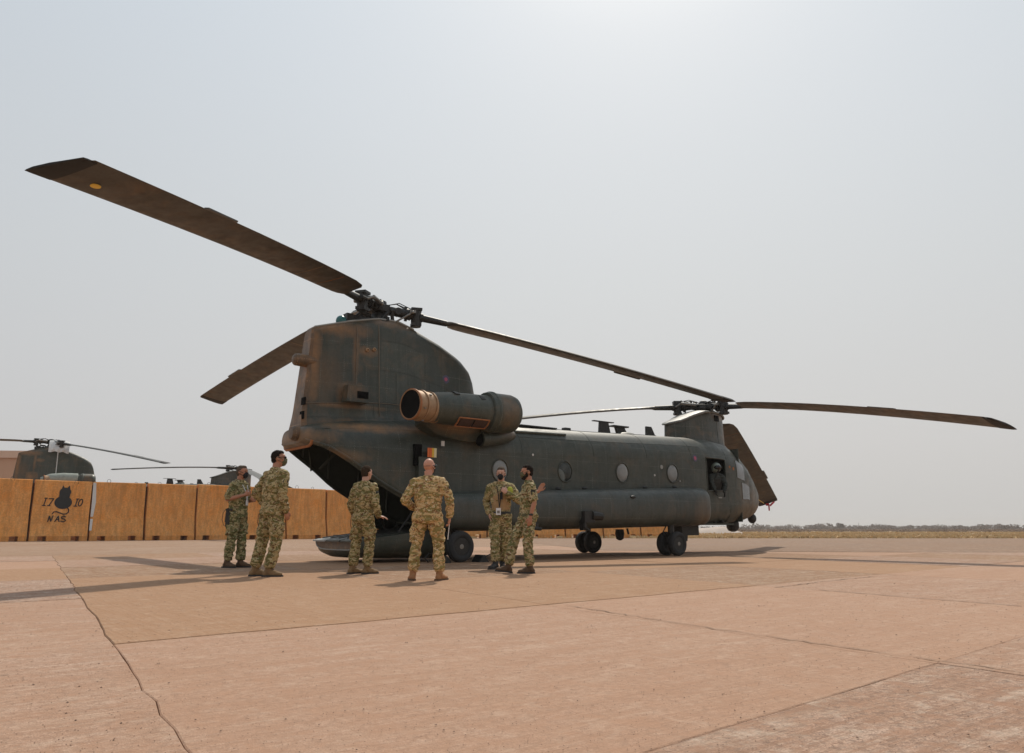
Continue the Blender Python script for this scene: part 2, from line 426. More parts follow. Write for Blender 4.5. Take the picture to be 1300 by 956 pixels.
def blade_mb(hub, az, zt_slope, droop, le_sign, pit0, pit1, R0=9.14):
    """rotor blade: round shank, square-cut root, constant chord, drooping under its own weight"""
    ax = Vector((math.cos(az), math.sin(az), 0)); pe = Vector((-math.sin(az), math.cos(az), 0))*le_sign
    sec = [(1.30, .0), (1.62, .0), (1.70, .70), (1.85, .90), (2.2, 1), (2.8, 1), (3.6, 1), (4.5, 1), (5.5, 1), (6.5, 1), (7.5, 1), (8.3, 1), (8.93, 1), (9.14, 1.001)]
    prof = [(0, .0), (.03, .035), (.12, .062), (.3, .072), (.55, .055), (.8, .026), (1, .003), (.8, -.018), (.55, -.034), (.3, -.042), (.12, -.036), (.03, -.022)]
    V = []; n = len(prof)
    def spine(r):
        s = r/R0; return hub+ax*r*(1-.003*s*s)+Vector((0, 0, -droop*s**1.3+zt_slope*math.cos(az)*r))
    for r, k in sec:
        p = spine(r); pit = lerp(pit0, pit1, r/R0)
        for j, (c, t) in enumerate(prof):
            cx, cz = (.30-c)*.81, t*.81                    # leading edge ahead (+pe), trailing edge behind
            a = 2*math.pi*j/n
            ex, ez = .075*math.cos(a), .065*math.sin(a)
            kk = min(1, k); X, Z = lerp(ex, cx, kk), lerp(ez, cz, kk)
            rr = 0
            if r > 9 and c > .3: rr = -.16*(c-.3)/.7
            Xr = X*math.cos(pit)-Z*math.sin(pit); Zr = X*math.sin(pit)+Z*math.cos(pit)
            if r > 9.1: Zr = lerp(X*math.sin(pit), Zr, .4)
            V.append(p+ax*rr+pe*Xr+Vector((0, 0, Zr)))
    F = []
    for i in range(len(sec)-1):
        for j in range(n):
            F.append((i*n+j, i*n+(j+1) % n, (i+1)*n+(j+1) % n, (i+1)*n+j))
    F.append(tuple(range(n))); F.append(tuple((len(sec)-1)*n+j for j in range(n)))
    mb = MB(); mb.add(V, F)
    def on(r, c, t):
        pit = lerp(pit0, pit1, r/R0); X, Z = (.30-c)*.81, t*.81
        return spine(r)+pe*(X*math.cos(pit)-Z*math.sin(pit))+Vector((0, 0, X*math.sin(pit)+Z*math.cos(pit)))
    return mb, spine, on
def rotor(root, hub, azs, slope, droop, le_sign, pits, mat, name='rotor_blade'):
    """mast head with three arms, and three blades"""
    h = Vector(hub)
    m = MB(); m.lathe([(-.34, .13), (-.1, .15), (-.08, .26), (.06, .27), (.10, .16), (.2, .14), (.23, .08)], h, (-slope, 0, 1), 16)
    for az in azs:
        ax = Vector((math.cos(az), math.sin(az), slope*math.cos(az))); m.tube([h, h+ax*.55], [(.10, .13), (.085, .1)], 8)
    head = m.build('rotor_head', M_dark, root)
    sw = MB(); sw.lathe([(-.44, .3), (-.40, .34), (-.34, .34), (-.31, .26)], h, (-slope, 0, 1), 20)
    for k in range(9):
        a = k*.698; sw.box(h+Vector((.3*math.cos(a), .3*math.sin(a), -.28)), (.07, .07, .1), Matrix.Rotation(a, 3, 'Z'))
    sw.build('swashplate', M_dark, head)
    for az in azs:
        ax = Vector((math.cos(az), math.sin(az), slope*math.cos(az))); pe = Vector((-math.sin(az), math.cos(az), 0)); up = Vector((0, 0, 1))
        z = lambda r: Vector((0, 0, -droop*(r/9.14)**1.3))
        a = MB()
        a.tube([h+ax*.42-pe*.14, h+ax*.42+pe*.14], .085, 10)
        a.tube([h+ax*.42, h+ax*.74+z(.7)], [.11, .125], 12)
        a.tube([h+ax*.60+z(.6), h+ax*.66+z(.66)], .16, 12); a.tube([h+ax*.95+z(.95), h+ax*1.02+z(1)], .11, 12)
        a.tube([h+ax*.74+z(.74), h+ax*1.6+z(1.6)], [.095, .072], 12)
        a.build('pitch_housing', M_dark, head)
        b = MB()
        b.tube([h+ax*.86+z(.86)-up*.25, h+ax*.86+z(.86)+up*.2], [.12, .13], 10)
        b.box(h+ax*.86+z(.86)+up*.17, (.26, .26, .06), Matrix.Rotation(az, 3, 'Z')); b.box(h+ax*.86+z(.86)-up*.2, (.24, .22, .07), Matrix.Rotation(az, 3, 'Z'))
        b.tube([h+ax*.9+z(.9)+pe*.14, h+ax*1.12+z(1)+pe*.12], .045, 8)
        b.build('lag_hinge', M_dark, head)
        c = MB()
        c.tube([h+ax*.35+pe*.2+up*.03, h+ax*.8+pe*.24+up*.02], .05, 8); c.tube([h+ax*.8+pe*.24+up*.02, h+ax*.95+pe*.16+z(1)], .028, 8)
        c.ball(h+ax*.33+pe*.2+up*.03, .065, 8, 6)
        c.build('damper', M_steel, head)
        d = MB(); d.tube([h+Vector((.32*math.cos(az-.5), .32*math.sin(az-.5), -.36)), h+ax*.75-pe*.22-up*.02], .022, 8); d.box(h+ax*.75-pe*.17, (.14, .16, .07), Matrix.Rotation(az, 3, 'Z'))
        d.ball(h+ax*.75-pe*.24-up*.02, .045, 8, 6)
        d.build('pitch_link', M_steel, head)
        e_ = MB(); rnd = random.Random(int(az*100))
        for k in range(12):
            q = h+ax*rnd.uniform(.0, .72)+pe*rnd.uniform(-.16, .16)+up*rnd.uniform(-.06, .16)
            e_.box(q, (rnd.uniform(.04, .1), rnd.uniform(.04, .1), rnd.uniform(.04, .12)), Matrix.Rotation(rnd.uniform(0, 3), 3, 'Z'))
        for k in range(3):
            p0 = h+ax*rnd.uniform(.0, .2)+up*.12+pe*rnd.uniform(-.1, .1); p1 = h+ax*rnd.uniform(.5, .9)+up*rnd.uniform(.05, .12)+pe*rnd.uniform(-.1, .1)
            e_.tube([p0, (p0+p1)/2+up*.1, p1], .012, 6)
        e_.build('droop_stop', M_dark, head)
        if mat is None: continue
        mb, spine, on = blade_mb(h, az, slope, droop, le_sign, *pits)
        bl = mb.build(name, mat, root, 50)
        tc_ = MB(); 
        tb = [on(r, 1.0, 0) for r in (6.15, 6.9)]; tb2 = [on(r, 1.075, -.01) for r in (6.87, 6.18)]
        up_ = Vector((0, 0, .012)); q = tb+tb2
        tc_.add([p+up_ for p in q]+[p-up_ for p in q], [(0, 1, 2, 3), (7, 6, 5, 4), (0, 4, 5, 1), (1, 5, 6, 2), (2, 6, 7, 3), (3, 7, 4, 0)])
        tc_.build('trim_tab', mat, bl)
        if mat is M_blade and az == azs[0] and le_sign < 0: yc = MB(); yc.lathe([(0, .07), (.012, .065), (.016, .01)], on(8.42, .38, -.043), (0, 0, -1), 14); yc.build('yellow_cap', M_yellow, bl)
        cap = MB(); V = []; F = []
        cs = [(-.012, 0), (.03, .042), (.15, .072), (.35, .076), (.6, .056), (.95, .012), (.95, -.014), (.6, -.04), (.35, -.048), (.15, -.044), (.03, -.03)]
        for r, k in ((8.86, 1.0), (9.13, 1.0), (9.20, .3)):
            for c_, t_ in cs:
                rr = r-(.17*(c_-.2) if r > 9 and c_ > .2 else 0)-(.0 if r > 9 else 0)
                V.append(on(rr, c_, t_*k))
        n = len(cs)
        for i in range(2):
            for j in range(n): F.append((i*n+j, i*n+(j+1) % n, (i+1)*n+(j+1) % n, (i+1)*n+j))
        F.append(tuple(range(n))); F.append(tuple(2*n+j for j in range(n)))
        cap.add(V, F); cap.build('tip_cap', M_black, bl)
        for r in (2.55, 3.35):
            s_ = MB(); s_.tube([on(r, .12, -.038), on(r+.02, .5, -.037), on(r+.03, .9, -.01)], .006, 5); s_.build('chordwise_seam', M_nozzle if r > 3 else M_rust, bl)
    return head
def wheel(root, c, r, w, side, name='wheel', mud=False):
    """tyre with tread edge; rim and hub as sub-parts; axle along y"""
    t = MB(); h = w/2
    t.lathe([(-h*.7, r*.56), (-h*.95, r*.66), (-h, r*.8), (-h*.82, r*.93), (-h*.5, r*.985), (-h*.48, r*.97), (-h*.42, r*.97), (-h*.4, r), (0, r*1.005), (h*.4, r), (h*.42, r*.97), (h*.48, r*.97), (h*.5, r*.985), (h*.82, r*.93), (h, r*.8), (h*.95, r*.66), (h*.7, r*.56)], c, (0, 1, 0), 32, closed=True)
    o = t.build(name, M_black, root)
    q = MB(); q.lathe([(-h*.7, r*.57), (-h*.72, r*.5), (-h*.3, r*.46), (-h*.25, r*.2), (-h*.25, .01), (h*.25, .01), (h*.25, r*.2), (h*.3, r*.46), (h*.72, r*.5), (h*.7, r*.57)], c, (0, 1, 0), 24, closed=False)
    q.build('rim', M_dark, o)
    b = MB(); b.lathe([(-h*.75, .01), (-h*.7, r*.16), (0, r*.18), (h*.7, r*.16), (h*.75, .01)], c, (0, 1, 0), 12)
    for k in range(8):
        a = k*math.pi/4; b.tube([Vector(c)+Vector((r*.34*math.cos(a), side*h*.26, r*.34*math.sin(a))), Vector(c)+Vector((r*.34*math.cos(a), side*h*.42, r*.34*math.sin(a)))], r*.045, 6)
    b.build('wheel_hub', M_steel, o)
    return o
def build_helicopter(name, near):
    root = empty(name, (0, 0, 0))
    P = lambda mb, n, m, par=root, sm=35: mb.build(n, m, par, sm)
    body = P(hull_mesh(0, near), 'fuselage', M_hull, root, 40)
    if near:
        P(hull_mesh(-.07, True, -1.9, 12.2), 'cabin_lining', M_lining, root, 40)
        # end wall of the cabin, floor, frames seen through the tail
        b = MB(); b.box((12.0, 0, 2.0), (.04, 2.2, 2.2)); P(b, 'cockpit_bulkhead', M_lining)
        b = MB(); b.box((6.4, 0, .83), (10.2, 2.3, .05)); P(b, 'cabin_floor', M_lining)
        for x in (-1.3, -.6, .2, 1.0, 1.8, 2.6, 3.4):
            pts = [hull(x, t, -.11) for t in np.linspace(.28, 1.72, 26)]
            b = MB(); b.tube(pts, .03, 6); P(b, 'frame', M_lining)
        b = MB(); b.tube([hull(x, .28, .0) for x in np.linspace(-1.9, 1.25, 16)], .028, 8); P(b, 'sill_edge', M_hull)
        b = MB(); b.tube([hull(x, 1.72, .0) for x in np.linspace(-1.9, 1.25, 16)], .028, 8); P(b, 'sill_edge', M_hull)
        b = MB(); b.tube([hull(-1.8, t, .0) for t in (.29, .25, .2, .1, 0, 1.9, 1.8, 1.75, 1.71)], .035, 8); P(b, 'tail_lip', M_rust)
        for s in (-1, 1):   # cargo nets and seats along the side walls
            b = MB(); b.box((4.5, s*.95, 1.22), (6, .35, .04)); b.box((4.5, s*1.1, 1.5), (6, .04, .5)); P(b, 'troop_seat', M_lining)
        b = MB(); b.tube([(-.9, .85, 2.0), (-.75, .75, 2.2), (-.5, .5, 2.55)], .035, 8); b.tube([(-1.2, .85, 2.5), (-1.15, .8, 2.2), (-1.1, .85, 1.95)], .02, 8); P(b, 'duct', M_lining)
        # door details
        x0, x1 = DOOR
        fr = [hull(x0, t) for t in np.linspace(.42, .6325, 8)]+[hull(x, .6325) for x in np.linspace(x0+.2, x1-.2, 3)]+[hull(x1, t) for t in np.linspace(.6325, .42, 8)]+[hull(x, .42) for x in np.linspace(x1-.2, x0+.2, 3)]
        b = MB(); b.tube(fr, .022, 6, closed=True); P(b, 'door_frame', M_hull)
        dr = P(patch(hull, x0+.02, x1-.02, .225, .412, 6, 8, .012), 'crew_door', M_hull)
        hd = MB(); p = hull(10.75, .375, .02); hd.box(p, (.16, .03, .035)); P(hd, 'handle', M_rim, dr)
        # windows
        for i, wx in enumerate(WIN_X):
            for s in (0, 1):
                ring = []; K = 28; zc = win_z(wx)
                def wp(rx, rz, a, off=0):
                    cx_, cz_ = wx+rx*math.cos(a), zc+rz*math.sin(a); q = t_side(cx_, cz_); return hull(cx_, q if s == 0 else 2-q, off)
                ring = [wp(.232, .257, 2*math.pi*k/K, .004) for k in range(K)]
                b = MB(); b.tube(ring, .02, 6, closed=True); wf = P(b, 'window', M_hull)
                V = [wp(.01, .01, 0, .05 if i in (1,) else .03)]; F = []
                for rr, of in ((.1, .045), (.17, .03), (.228, -.01)):
                    V += [wp(rr*.98, rr*1.09, 2*math.pi*k/K, of) for k in range(K)]
                for k in range(K): F.append((0, 1+k, 1+(k+1) % K))
                for q in range(2):
                    for k in range(K): F.append((1+q*K+k, 1+q*K+(k+1) % K, 1+(q+1)*K+(k+1) % K, 1+(q+1)*K+k))
                b = MB(); b.add(V, F); P(b, 'pane', M_glass2 if (i == 1 and s == 0) else M_glass, wf, 60)
        # riveted skin panels of the side, proud of the hull
        xs = [-1.75, -.75, .12, 1.0, 1.9, 3.28, 5.65, 7.65, 9.55, 10.14]
        for k in range(len(xs)-1):
            a, c = xs[k]+.012, xs[k+1]-.012
            rows = [(.604, .70), (.708, .84)] if a > 1 else [(.604, .72), (.728, .84)]
            if not (.9 < a < 1.95): rows = rows
            for (t0, t1) in rows: P(patch(hull, a, c, t0, t1, 5, 5, .0035), 'skin_panel', M_hull, root, 50)
            if a < 1.5: 
                t0 = .31 if a > -.8 else .33
                P(patch(hull, a, c, t0, .595, 5, 5, .0035), 'skin_panel', M_hull, root, 50)
            else:
                P(patch(hull, a, c, .33, .415, 5, 2, .0035), 'skin_panel', M_hull, root, 50)
        for (x0_, x1_, t0, t1) in ((11.2, 11.92, .34, .44), (11.2, 11.66, .45, .60), (11.25, 11.66, .61, .72), (12.62, 13.1, .33, .45), (11.3, 12.8, .22, .32)):
            P(patch(hull, x0_, x1_, t0, t1, 6, 5, .0035), 'skin_panel', M_hull, root, 50)
        # roof walkway strips, seams
        b = MB(); b.tube([hull(x, .87, .012) for x in np.linspace(3.3, 8.9, 20)], .012, 6); P(b, 'roof_rail', M_dark)
        b = MB(); b.tube([hull(x, .745, .02) for x in np.linspace(3.2, 4.9, 8)], .03, 6); P(b, 'gutter', M_hull)
        b = MB(); b.box((4.3, -.55, 3.22), (1.2, .3, .03)); P(b, 'roof_step', M_dark)
        # cockpit glass (flight-deck side pane, chin pane, windscreens) laid into the nose
        for (x0_, x1_, t0, t1, nm) in ((11.72, 12.22, .535, .66, 'side_window'), (12.0, 12.55, .345, .505, 'chin_window')):
            for s in (0, 1):
                f = (lambda x, t: hull(x, t)) if s == 0 else (lambda x, t: hull(x, 2-t))
                mb = patch(f, x0_, x1_, t0, t1, 6, 6, .012 if s == 0 else -.012)
                w_ = P(mb, nm, M_cockpit, root, 60)
                cor = [f(x0_, t0), f(x1_, t0), f(x1_, (t0+t1)/2), f(x1_, t1), f(x0_, t1), f(x0_, (t0+t1)/2)]
                b = MB(); b.tube(cor, .014, 6, closed=True); P(b, 'window_frame', M_hull, w_)
        for s in (0, 1):
            f = (lambda x, t: hull(x, t)) if s == 0 else (lambda x, t: hull(x, 2-t))
            w_ = P(patch(f, 12.4, 13.15, .70, .97, 6, 6, .01 if s == 0 else -.01), 'windscreen', M_cockpit, root, 60)
    else:
        for k, wx in enumerate(WIN_X):
            p = hull(wx, t_side(wx, win_z(wx)), .004); b = MB(); b.lathe([(0, .24), (.02, .22), (.03, .01)], p, (0, -1, 0), 16); P(b, 'window', M_void)
    # nose cap, sensor ball, lamp
    b = MB(); b.ball((13.55, -.35, 1.02), (.14, .14, .16)); P(b, 'landing_lamp', M_dark)
    b = MB(); b.lathe([(0, .10), (.06, .17), (.12, .2), (.26, .2), (.36, .15), (.40, .05)], (12.85, -.1, 1.0), (0, 0, -1), 16); P(b, 'sensor_ball', M_dark)
    # aft pylon
    NU, NV = 30, 22; V = []; F = []
    us = [((i/NU)) for i in range(NU+1)]; vs_ = [j/NV for j in range(NV+1)]; vs_ = sorted(set(vs_+[.92, .95, .975, .99]))
    W = len(vs_); 
    for s in (-1, 1):
        for u in us:
            for v in vs_: V.append(pyl(u, v, s))
    n0 = len(us)*W
    for s in (0, 1):
        for i in range(NU):
            for j in range(W-1):
                a = s*n0+i*W+j; F.append((a, a+W, a+W+1, a+1))
    for i in range(NU): a = i*W+W-1; F.append((a, a+W, n0+a+W, n0+a))
    for j in range(W-1): F.append((j, j+1, n0+j+1, n0+j))
    py = MB(); py.add(V, F); pylon = P(py, 'aft_pylon', M_pyl, root, 45)
    if near:
        rows = [(.0, .175, [(.0, .10), (.10, .27), (.27, .44), (.44, .62), (.62, .8)]),
                (.175, .30, [(.015, .12), (.12, .32), (.32, .345), (.345, .44), (.44, .62), (.62, .80)]),
                (.30, .56, [(.015, .215), (.215, .25), (.34, .44), (.44, .62), (.62, .78), (.78, .9)]),
                (.56, .80, [(.015, .235), (.235, .36), (.36, .60), (.60, .76)]),
                (.80, .955, [(.015, .235), (.235, .36), (.36, .56)])]
        for v0, v1, cs in rows[1:]:
            for u0, u1 in cs:
                P(patch(lambda u, v: pyl(u, v, -1), u0+.004, u1-.004, v0+.006, v1-.006, 6, 5, -.004 if 0 else .004), 'skin_panel', M_pyl, pylon, 50)
        # straps along the seams
        for pts in ([pyl(u, .30, -1, .012) for u in np.linspace(.02, .62, 14)], [pyl(.238, v, -1, .012) for v in np.linspace(.3, .93, 12)], [pyl(.352, v, -1, .012) for v in np.linspace(.2, .93, 12)]):
            b = MB(); b.tube(pts, .009, 5); P(b, 'seam_strip', M_rust if pts[0].x < -.9 and pts[-1].z > 4 else M_seam, pylon)
        # box with exhaust mouth
        rt_ = Matrix.Rotation(R(0), 3, 'Z')
        b = MB(); b.box((-.83, -.62, 3.52), (.52, .26, .36), None, .9); P(b, 'vent_box', M_pyl, pylon)
        b = MB(); b.box((-.72, -.745, 3.50), (.26, .03, .15)); P(b, 'vent_mouth', M_void, pylon)
        for k in (0, 1): b = MB(); b.lathe([(0, .04), (.05, .045), (.06, .025), (.03, .02)], pyl(.29+.035*k, .73, -1, -.01), (0, -1, 0), 12); P(b, 'port_fitting', M_nozzle, pylon)
        # trailing edge fittings
        b = MB(); b.tube([(-1.60, -.12, 4.22), (-2.02, -.12, 4.22)], [.15, .13], 14); b.ball((-2.02, -.12, 4.22), (.08, .13, .13)); P(b, 'tail_fairing', M_te, pylon)
        b = MB(); b.lathe([(0, .15), (.22, .15), (.27, .12), (.28, .01)], (-1.82, -.28, 2.62), (-1, 0, 0), 16); P(b, 'tail_lamp', M_te, pylon)
        for z in (3.02, 3.32):
            b = MB(); b.box((-1.86+(z-3)*.05, -.25, z), (.03, .18, .16)); P(b, 'tail_slot', M_void, pylon)
        b = MB(); b.tube([pyl(u, .992, s_, .008) for s_ in (-1,) for u in np.linspace(.03, .56, 20)], .022, 8); P(b, 'rim_strip', M_rim, pylon)
        V = []
        for v in np.linspace(.08, .975, 16): a_, b_ = pyl(.022, v, -1, .006), pyl(.022, v, 1, .006); c_, d_ = pyl(0, v, -1, .004), pyl(0, v, 1, .004); V += [a_, c_+Vector((-.012, 0, 0)), d_+Vector((-.012, 0, 0)), b_]
        b = MB(); b.add(V, [(i*4+j, i*4+j+1, i*4+j+5, i*4+j+4) for i in range(15) for j in range(3)]); P(b, 'trailing_edge_cap', M_te, pylon)
        b = MB(); b.ball((-1.02, -.12, 5.24), (.13, .1, .13)); P(b, 'beacon', M_teal, pylon)
        for (x, z) in ((-1.72, 4.5),): pass
        r_ = MB(); r_.lathe([(0, .1), (.004, .1), (.005, .01)], pyl(.72, .66, -1, .006), (0, -1, 0), 20); P(r_, 'roundel', M_blueish, pylon)
        r_ = MB(); r_.lathe([(0, .045), (.004, .045), (.005, .01)], pyl(.72, .66, -1, .011), (0, -1, 0), 20); P(r_, 'roundel', M_pink, pylon)
    b = MB()
    b.box((-.45, 0, 5.36), (.9, .3, .14)); b.tube([(-.7, -.12, 5.36), (-.55, -.12, 5.52), (-.3, -.1, 5.5)], .05, 8); b.box((-.75, .1, 5.4), (.16, .2, .2)); b.tube([(-.1, -.2, 5.38), (.1, -.22, 5.62)], .05, 8); b.tube([(.25, -.2, 5.36), (.2, -.22, 5.62)], .045, 8)
    P(b, 'mast_fitting', M_dark, root)
    b = MB(); b.lathe([(0, .34), (.12, .26), (.3, .16)], (0, 0, 5.32), (-.07, 0, 1), 18); P(b, 'mast', M_dark, root)
    # engines, both sides
    for s in (-1, 1):
        c = Vector((0, s*1.68, 3.23)); ax = Vector((1, 0, .015))
        b = MB(); b.lathe([(.40, .30), (.55, .335), (.8, .358), (1.2, .37), (1.75, .377), (1.95, .40)], c, ax, 32); nac = P(b, 'engine_nacelle', M_nac)
        b = MB(); b.lathe([(1.84, .40), (1.86, .445), (1.93, .465), (2.0, .46), (2.03, .452), (2.50, .447), (2.62, .415), (2.70, .33), (2.74, .2), (2.75, .02)], c, ax, 36); P(b, 'intake_screen', M_nac, nac)
        b = MB(); b.lathe([(1.93, .45), (1.96, .478), (2.0, .478), (2.03, .45)], c, ax, 36, True); P(b, 'clamp_ring', M_hull, nac)
        nax = Vector((1, -s*.2, .0)); nc = c+Vector((0, s*.08, 0)); nz = MB(); nz.lathe([(-.16, .315), (-.10, .315), (.10, .31), (.30, .31), (.48, .315), (.58, .32), (.58, .285), (.3, .28), (-.10, .29), (-.16, .305)], nc, nax, 32, True); nzo = P(nz, 'exhaust_nozzle', M_nozzle, nac)
        for h_ in (-.13, .10, .34, .52):
            b = MB(); b.lathe([(h_-.018, .30), (h_-.018, .334), (h_+.018, .334), (h_+.018, .30)], nc, nax, 32, True); P(b, 'clamp_band', M_nozzle if h_ > -.1 else M_rust, nzo)
        b = MB(); b.lathe([(-.145, .301), (-.10, .286), (.3, .276), (.3, .15), (.05, .13), (.0, .02)], nc, nax, 28); P(b, 'exhaust_core', M_void, nzo)
        for k in range(6):
            a = k*1.05+.3; q = nc+nax*(.05+.1*(k % 3))+Vector((0, math.cos(a)*.32, math.sin(a)*.32)); b = MB(); b.box(q, (.05, .04, .03), Matrix.Rotation(a, 3, 'X')); P(b, 'bolt', M_steel, nzo)
        # mount fairing between nacelle and hull
        V = []
        for x, w_, zt_, zb_ in ((.45, .02, 3.2, 2.95), (.8, .3, 3.25, 2.72), (1.4, .36, 3.25, 2.62), (2.0, .36, 3.25, 2.60), (2.5, .2, 3.2, 2.7)):
            V += [(x, s*1.0, zt_), (x, s*(1.36+w_), zt_-.1), (x, s*(1.26+w_*.25), zb_), (x, s*1.0, zb_-.05)]
        F = []
        for i in range(4):
            for j in range(4): F.append((i*4+j, i*4+(j+1) % 4, (i+1)*4+(j+1) % 4, (i+1)*4+j))
        F += [(0, 1, 2, 3), (16, 17, 18, 19)]
        b = MB(); b.add(V, F); P(b, 'mount_fairing', M_nac, nac)
        b = MB(); b.tube([c+Vector((1.86, -s*.18, -.57)), c+Vector((2.1, -s*.2, -.54)), c+Vector((2.7, -s*.3, -.42)), c+Vector((3.0, -s*.45, -.38))], [.17, .18, .17, .1], 16); dd = P(b, 'cooler_duct', M_nac, nac)
        b = MB(); b.lathe([(0, .15), (.005, .01)], c+Vector((1.85, -s*.18, -.572)), (-1, 0, 0), 16); P(b, 'duct_mouth', M_void, dd)
        if near and s == -1:
            # framed drain grille and ladder-like bracket under the nacelle
            b = MB()
            f = lambda x, a: c+Vector((x, -math.sin(a)*.40, -math.cos(a)*.40))
            for a0 in (1.02, .38): b.tube([f(.95, a0*1.0), f(1.75, a0*1.0)], .016, 6)
            for x in (.95, 1.75): b.tube([f(x, 1.02), f(x, .7), f(x, .38)], .016, 6)
            P(b, 'grille_frame', M_rust, nac)
            for xa, xb in ((.99, 1.33), (1.37, 1.71)):
                P(patch(lambda x, a: f(x, a), xa, xb, .42, .98, 3, 5, .006), 'grille', M_grille, nac)
            b = MB()
            q = [hull(1.35, .76, .02), hull(1.35, .70, .02), hull(1.80, .70, .02), hull(1.80, .76, .02)]
            b.tube(q, .014, 6, closed=True); P(b, 'bracket', M_rust, nac)
            for (xa, al) in ((.9, 2.75), (1.55, 2.5)):
                P(patch(lambda x, a: c+Vector((x, -math.sin(a)*.388, -math.cos(a)*.388)), xa, xa+.12, al-.25, al+.2, 3, 4, .012), 'hatch', M_dark, nac)
    # forward pylon
    V = []; F = []; K = 36; lv = [(0, 3.15, 1.0), (.12, 3.32, .96), (.5, 3.7, .94), (.85, 4.05, .94), (1.0, 4.2, .92)]
    def fp(a, k):
        ca, sa = math.cos(a), math.sin(a)
        x = 11.33+1.36*ca if ca > 0 else 11.33+1.40*ca
        y = -.50*sa*(1-.25*max(0, -ca))
        ztop = table([(9.9, 3.80), (10.4, 3.93), (10.9, 4.14), (11.36, 4.27), (12.0, 4.30), (12.5, 4.26), (12.75, 4.16)], x)[0]
        zb = 3.12
        flare = 1+.18*max(0, 1-k/.18)
        return Vector((11.33+(x-11.33)*flare*(1-.02*k), y*flare*(1-.12*k), lerp(zb, ztop, k)))
    ks = [0, .06, .12, .18, .4, .7, .97, 1.0]
    for k in ks:
        for i in range(K): V.append(fp(2*math.pi*i/K, k))
    for j in range(len(ks)-1):
        for i in range(K): F.append((j*K+i, j*K+(i+1) % K, (j+1)*K+(i+1) % K, (j+1)*K+i))
    fpm = MB(); fpm.add(V, F); fpo = P(fpm, 'forward_pylon', M_fpyl)
    V = []; F = []                                     # canopy-like cap with overhanging lip
    rings = [(1.06, -.02), (1.09, .012), (1.06, .045), (.8, .07), (.4, .09), (.02, .10)]
    for sc_, dz in rings:
        for i in range(K):
            p = fp(2*math.pi*i/K, 1.0); xx = 11.33+(p.x-11.33)*sc_
            zt_ = table([(9.8, 3.78), (10.4, 3.93), (10.9, 4.14), (11.36, 4.27), (12.0, 4.30), (12.5, 4.26), (12.85, 4.14)], xx)[0]
            V.append((xx, p.y*sc_*1.02, zt_+dz))
    for j in range(len(rings)-1):
        for i in range(K): F.append((j*K+i, j*K+(i+1) % K, (j+1)*K+(i+1) % K, (j+1)*K+i))
    b = MB(); b.add(V, F); P(b, 'pylon_cap', M_fpyl if not near else paint('cap_paint', (.16, .165, .15), (.24, .24, .22), .1), fpo)
    b = MB(); b.tube([fp(2*math.pi*i/K, 1.0)*1.0 for i in range(K)], .02, 6, closed=True); P(b, 'cap_seam', M_dark, fpo)
    if near:
        b = MB(); q = fp(math.radians(62), .85); b.box(q+Vector((0, -.012, 0)), (.26, .03, .18), Matrix.Rotation(R(12), 3, 'Z')); P(b, 'vent_slot', M_void, fpo)
        P(patch(lambda a, k: fp(a, k), .35, 1.1, .2, .9, 5, 4, -.004), 'skin_panel', M_fpyl, fpo, 50); P(patch(lambda a, k: fp(a, k), 1.14, 2.2, .2, .9, 5, 4, -.004), 'skin_panel', M_fpyl, fpo, 50)
    b = MB(); b.lathe([(-.35, .32), (-.2, .24), (-.05, .16)], (11.86, 0, 4.5), (-.15, 0, 1), 18); P(b, 'mast', M_dark)
    # side pods with fuel tanks
    for s in (-1, 1):
        def pod(x, a):          # a: 0 = bottom inner edge, 1 = top inner edge
            zt_, zb_ = 1.43+.042*x, .62+.016*x; h = 1
            fr = min(1, max(0, (9.85-x)/.55)); ba = min(1, max(0, (x-.35)/1.9))
            k = (1-(1-fr)**2.2)**.5 if fr < 1 else 1
            kb = math.sin(ba*math.pi/2)**.7 if ba < 1 else 1
            zc_, hh = (zt_+zb_)/2, (zt_-zb_)/2*lerp(.72, 1, k)
            if ba < 1: hh *= lerp(.85, 1, kb); zc_ += (1-kb)*.05
            W_ = .66*k*kb
            an = (a-.5)*math.pi; ex = .62
            cy = abs(math.cos(an))**ex; sz = math.copysign(abs(math.sin(an))**ex, math.sin(an))
            return Vector((x, s*(1.235+W_*cy), zc_+hh*sz))
        xs = [.36, .45, .6, .8, 1.0, 1.3, 1.7, 2.2, 3, 4, 5, 6, 7, 8, 8.8, 9.3, 9.45, 9.6, 9.7, 9.78, 9.83, 9.848]; NA = 24; V = []; F = []
        for x in xs:
            for j in range(NA+1): V.append(pod(x, j/NA))
        for i in range(len(xs)-1):
            for j in range(NA): F.append((i*(NA+1)+j, (i+1)*(NA+1)+j, (i+1)*(NA+1)+j+1, i*(NA+1)+j+1))
        F.append(tuple(range(NA+1))); F.append(tuple((len(xs)-1)*(NA+1)+j for j in range(NA+1)))
        b = MB(); b.add(V, F); po = P(b, 'fuel_pod', M_pod, root, 50)
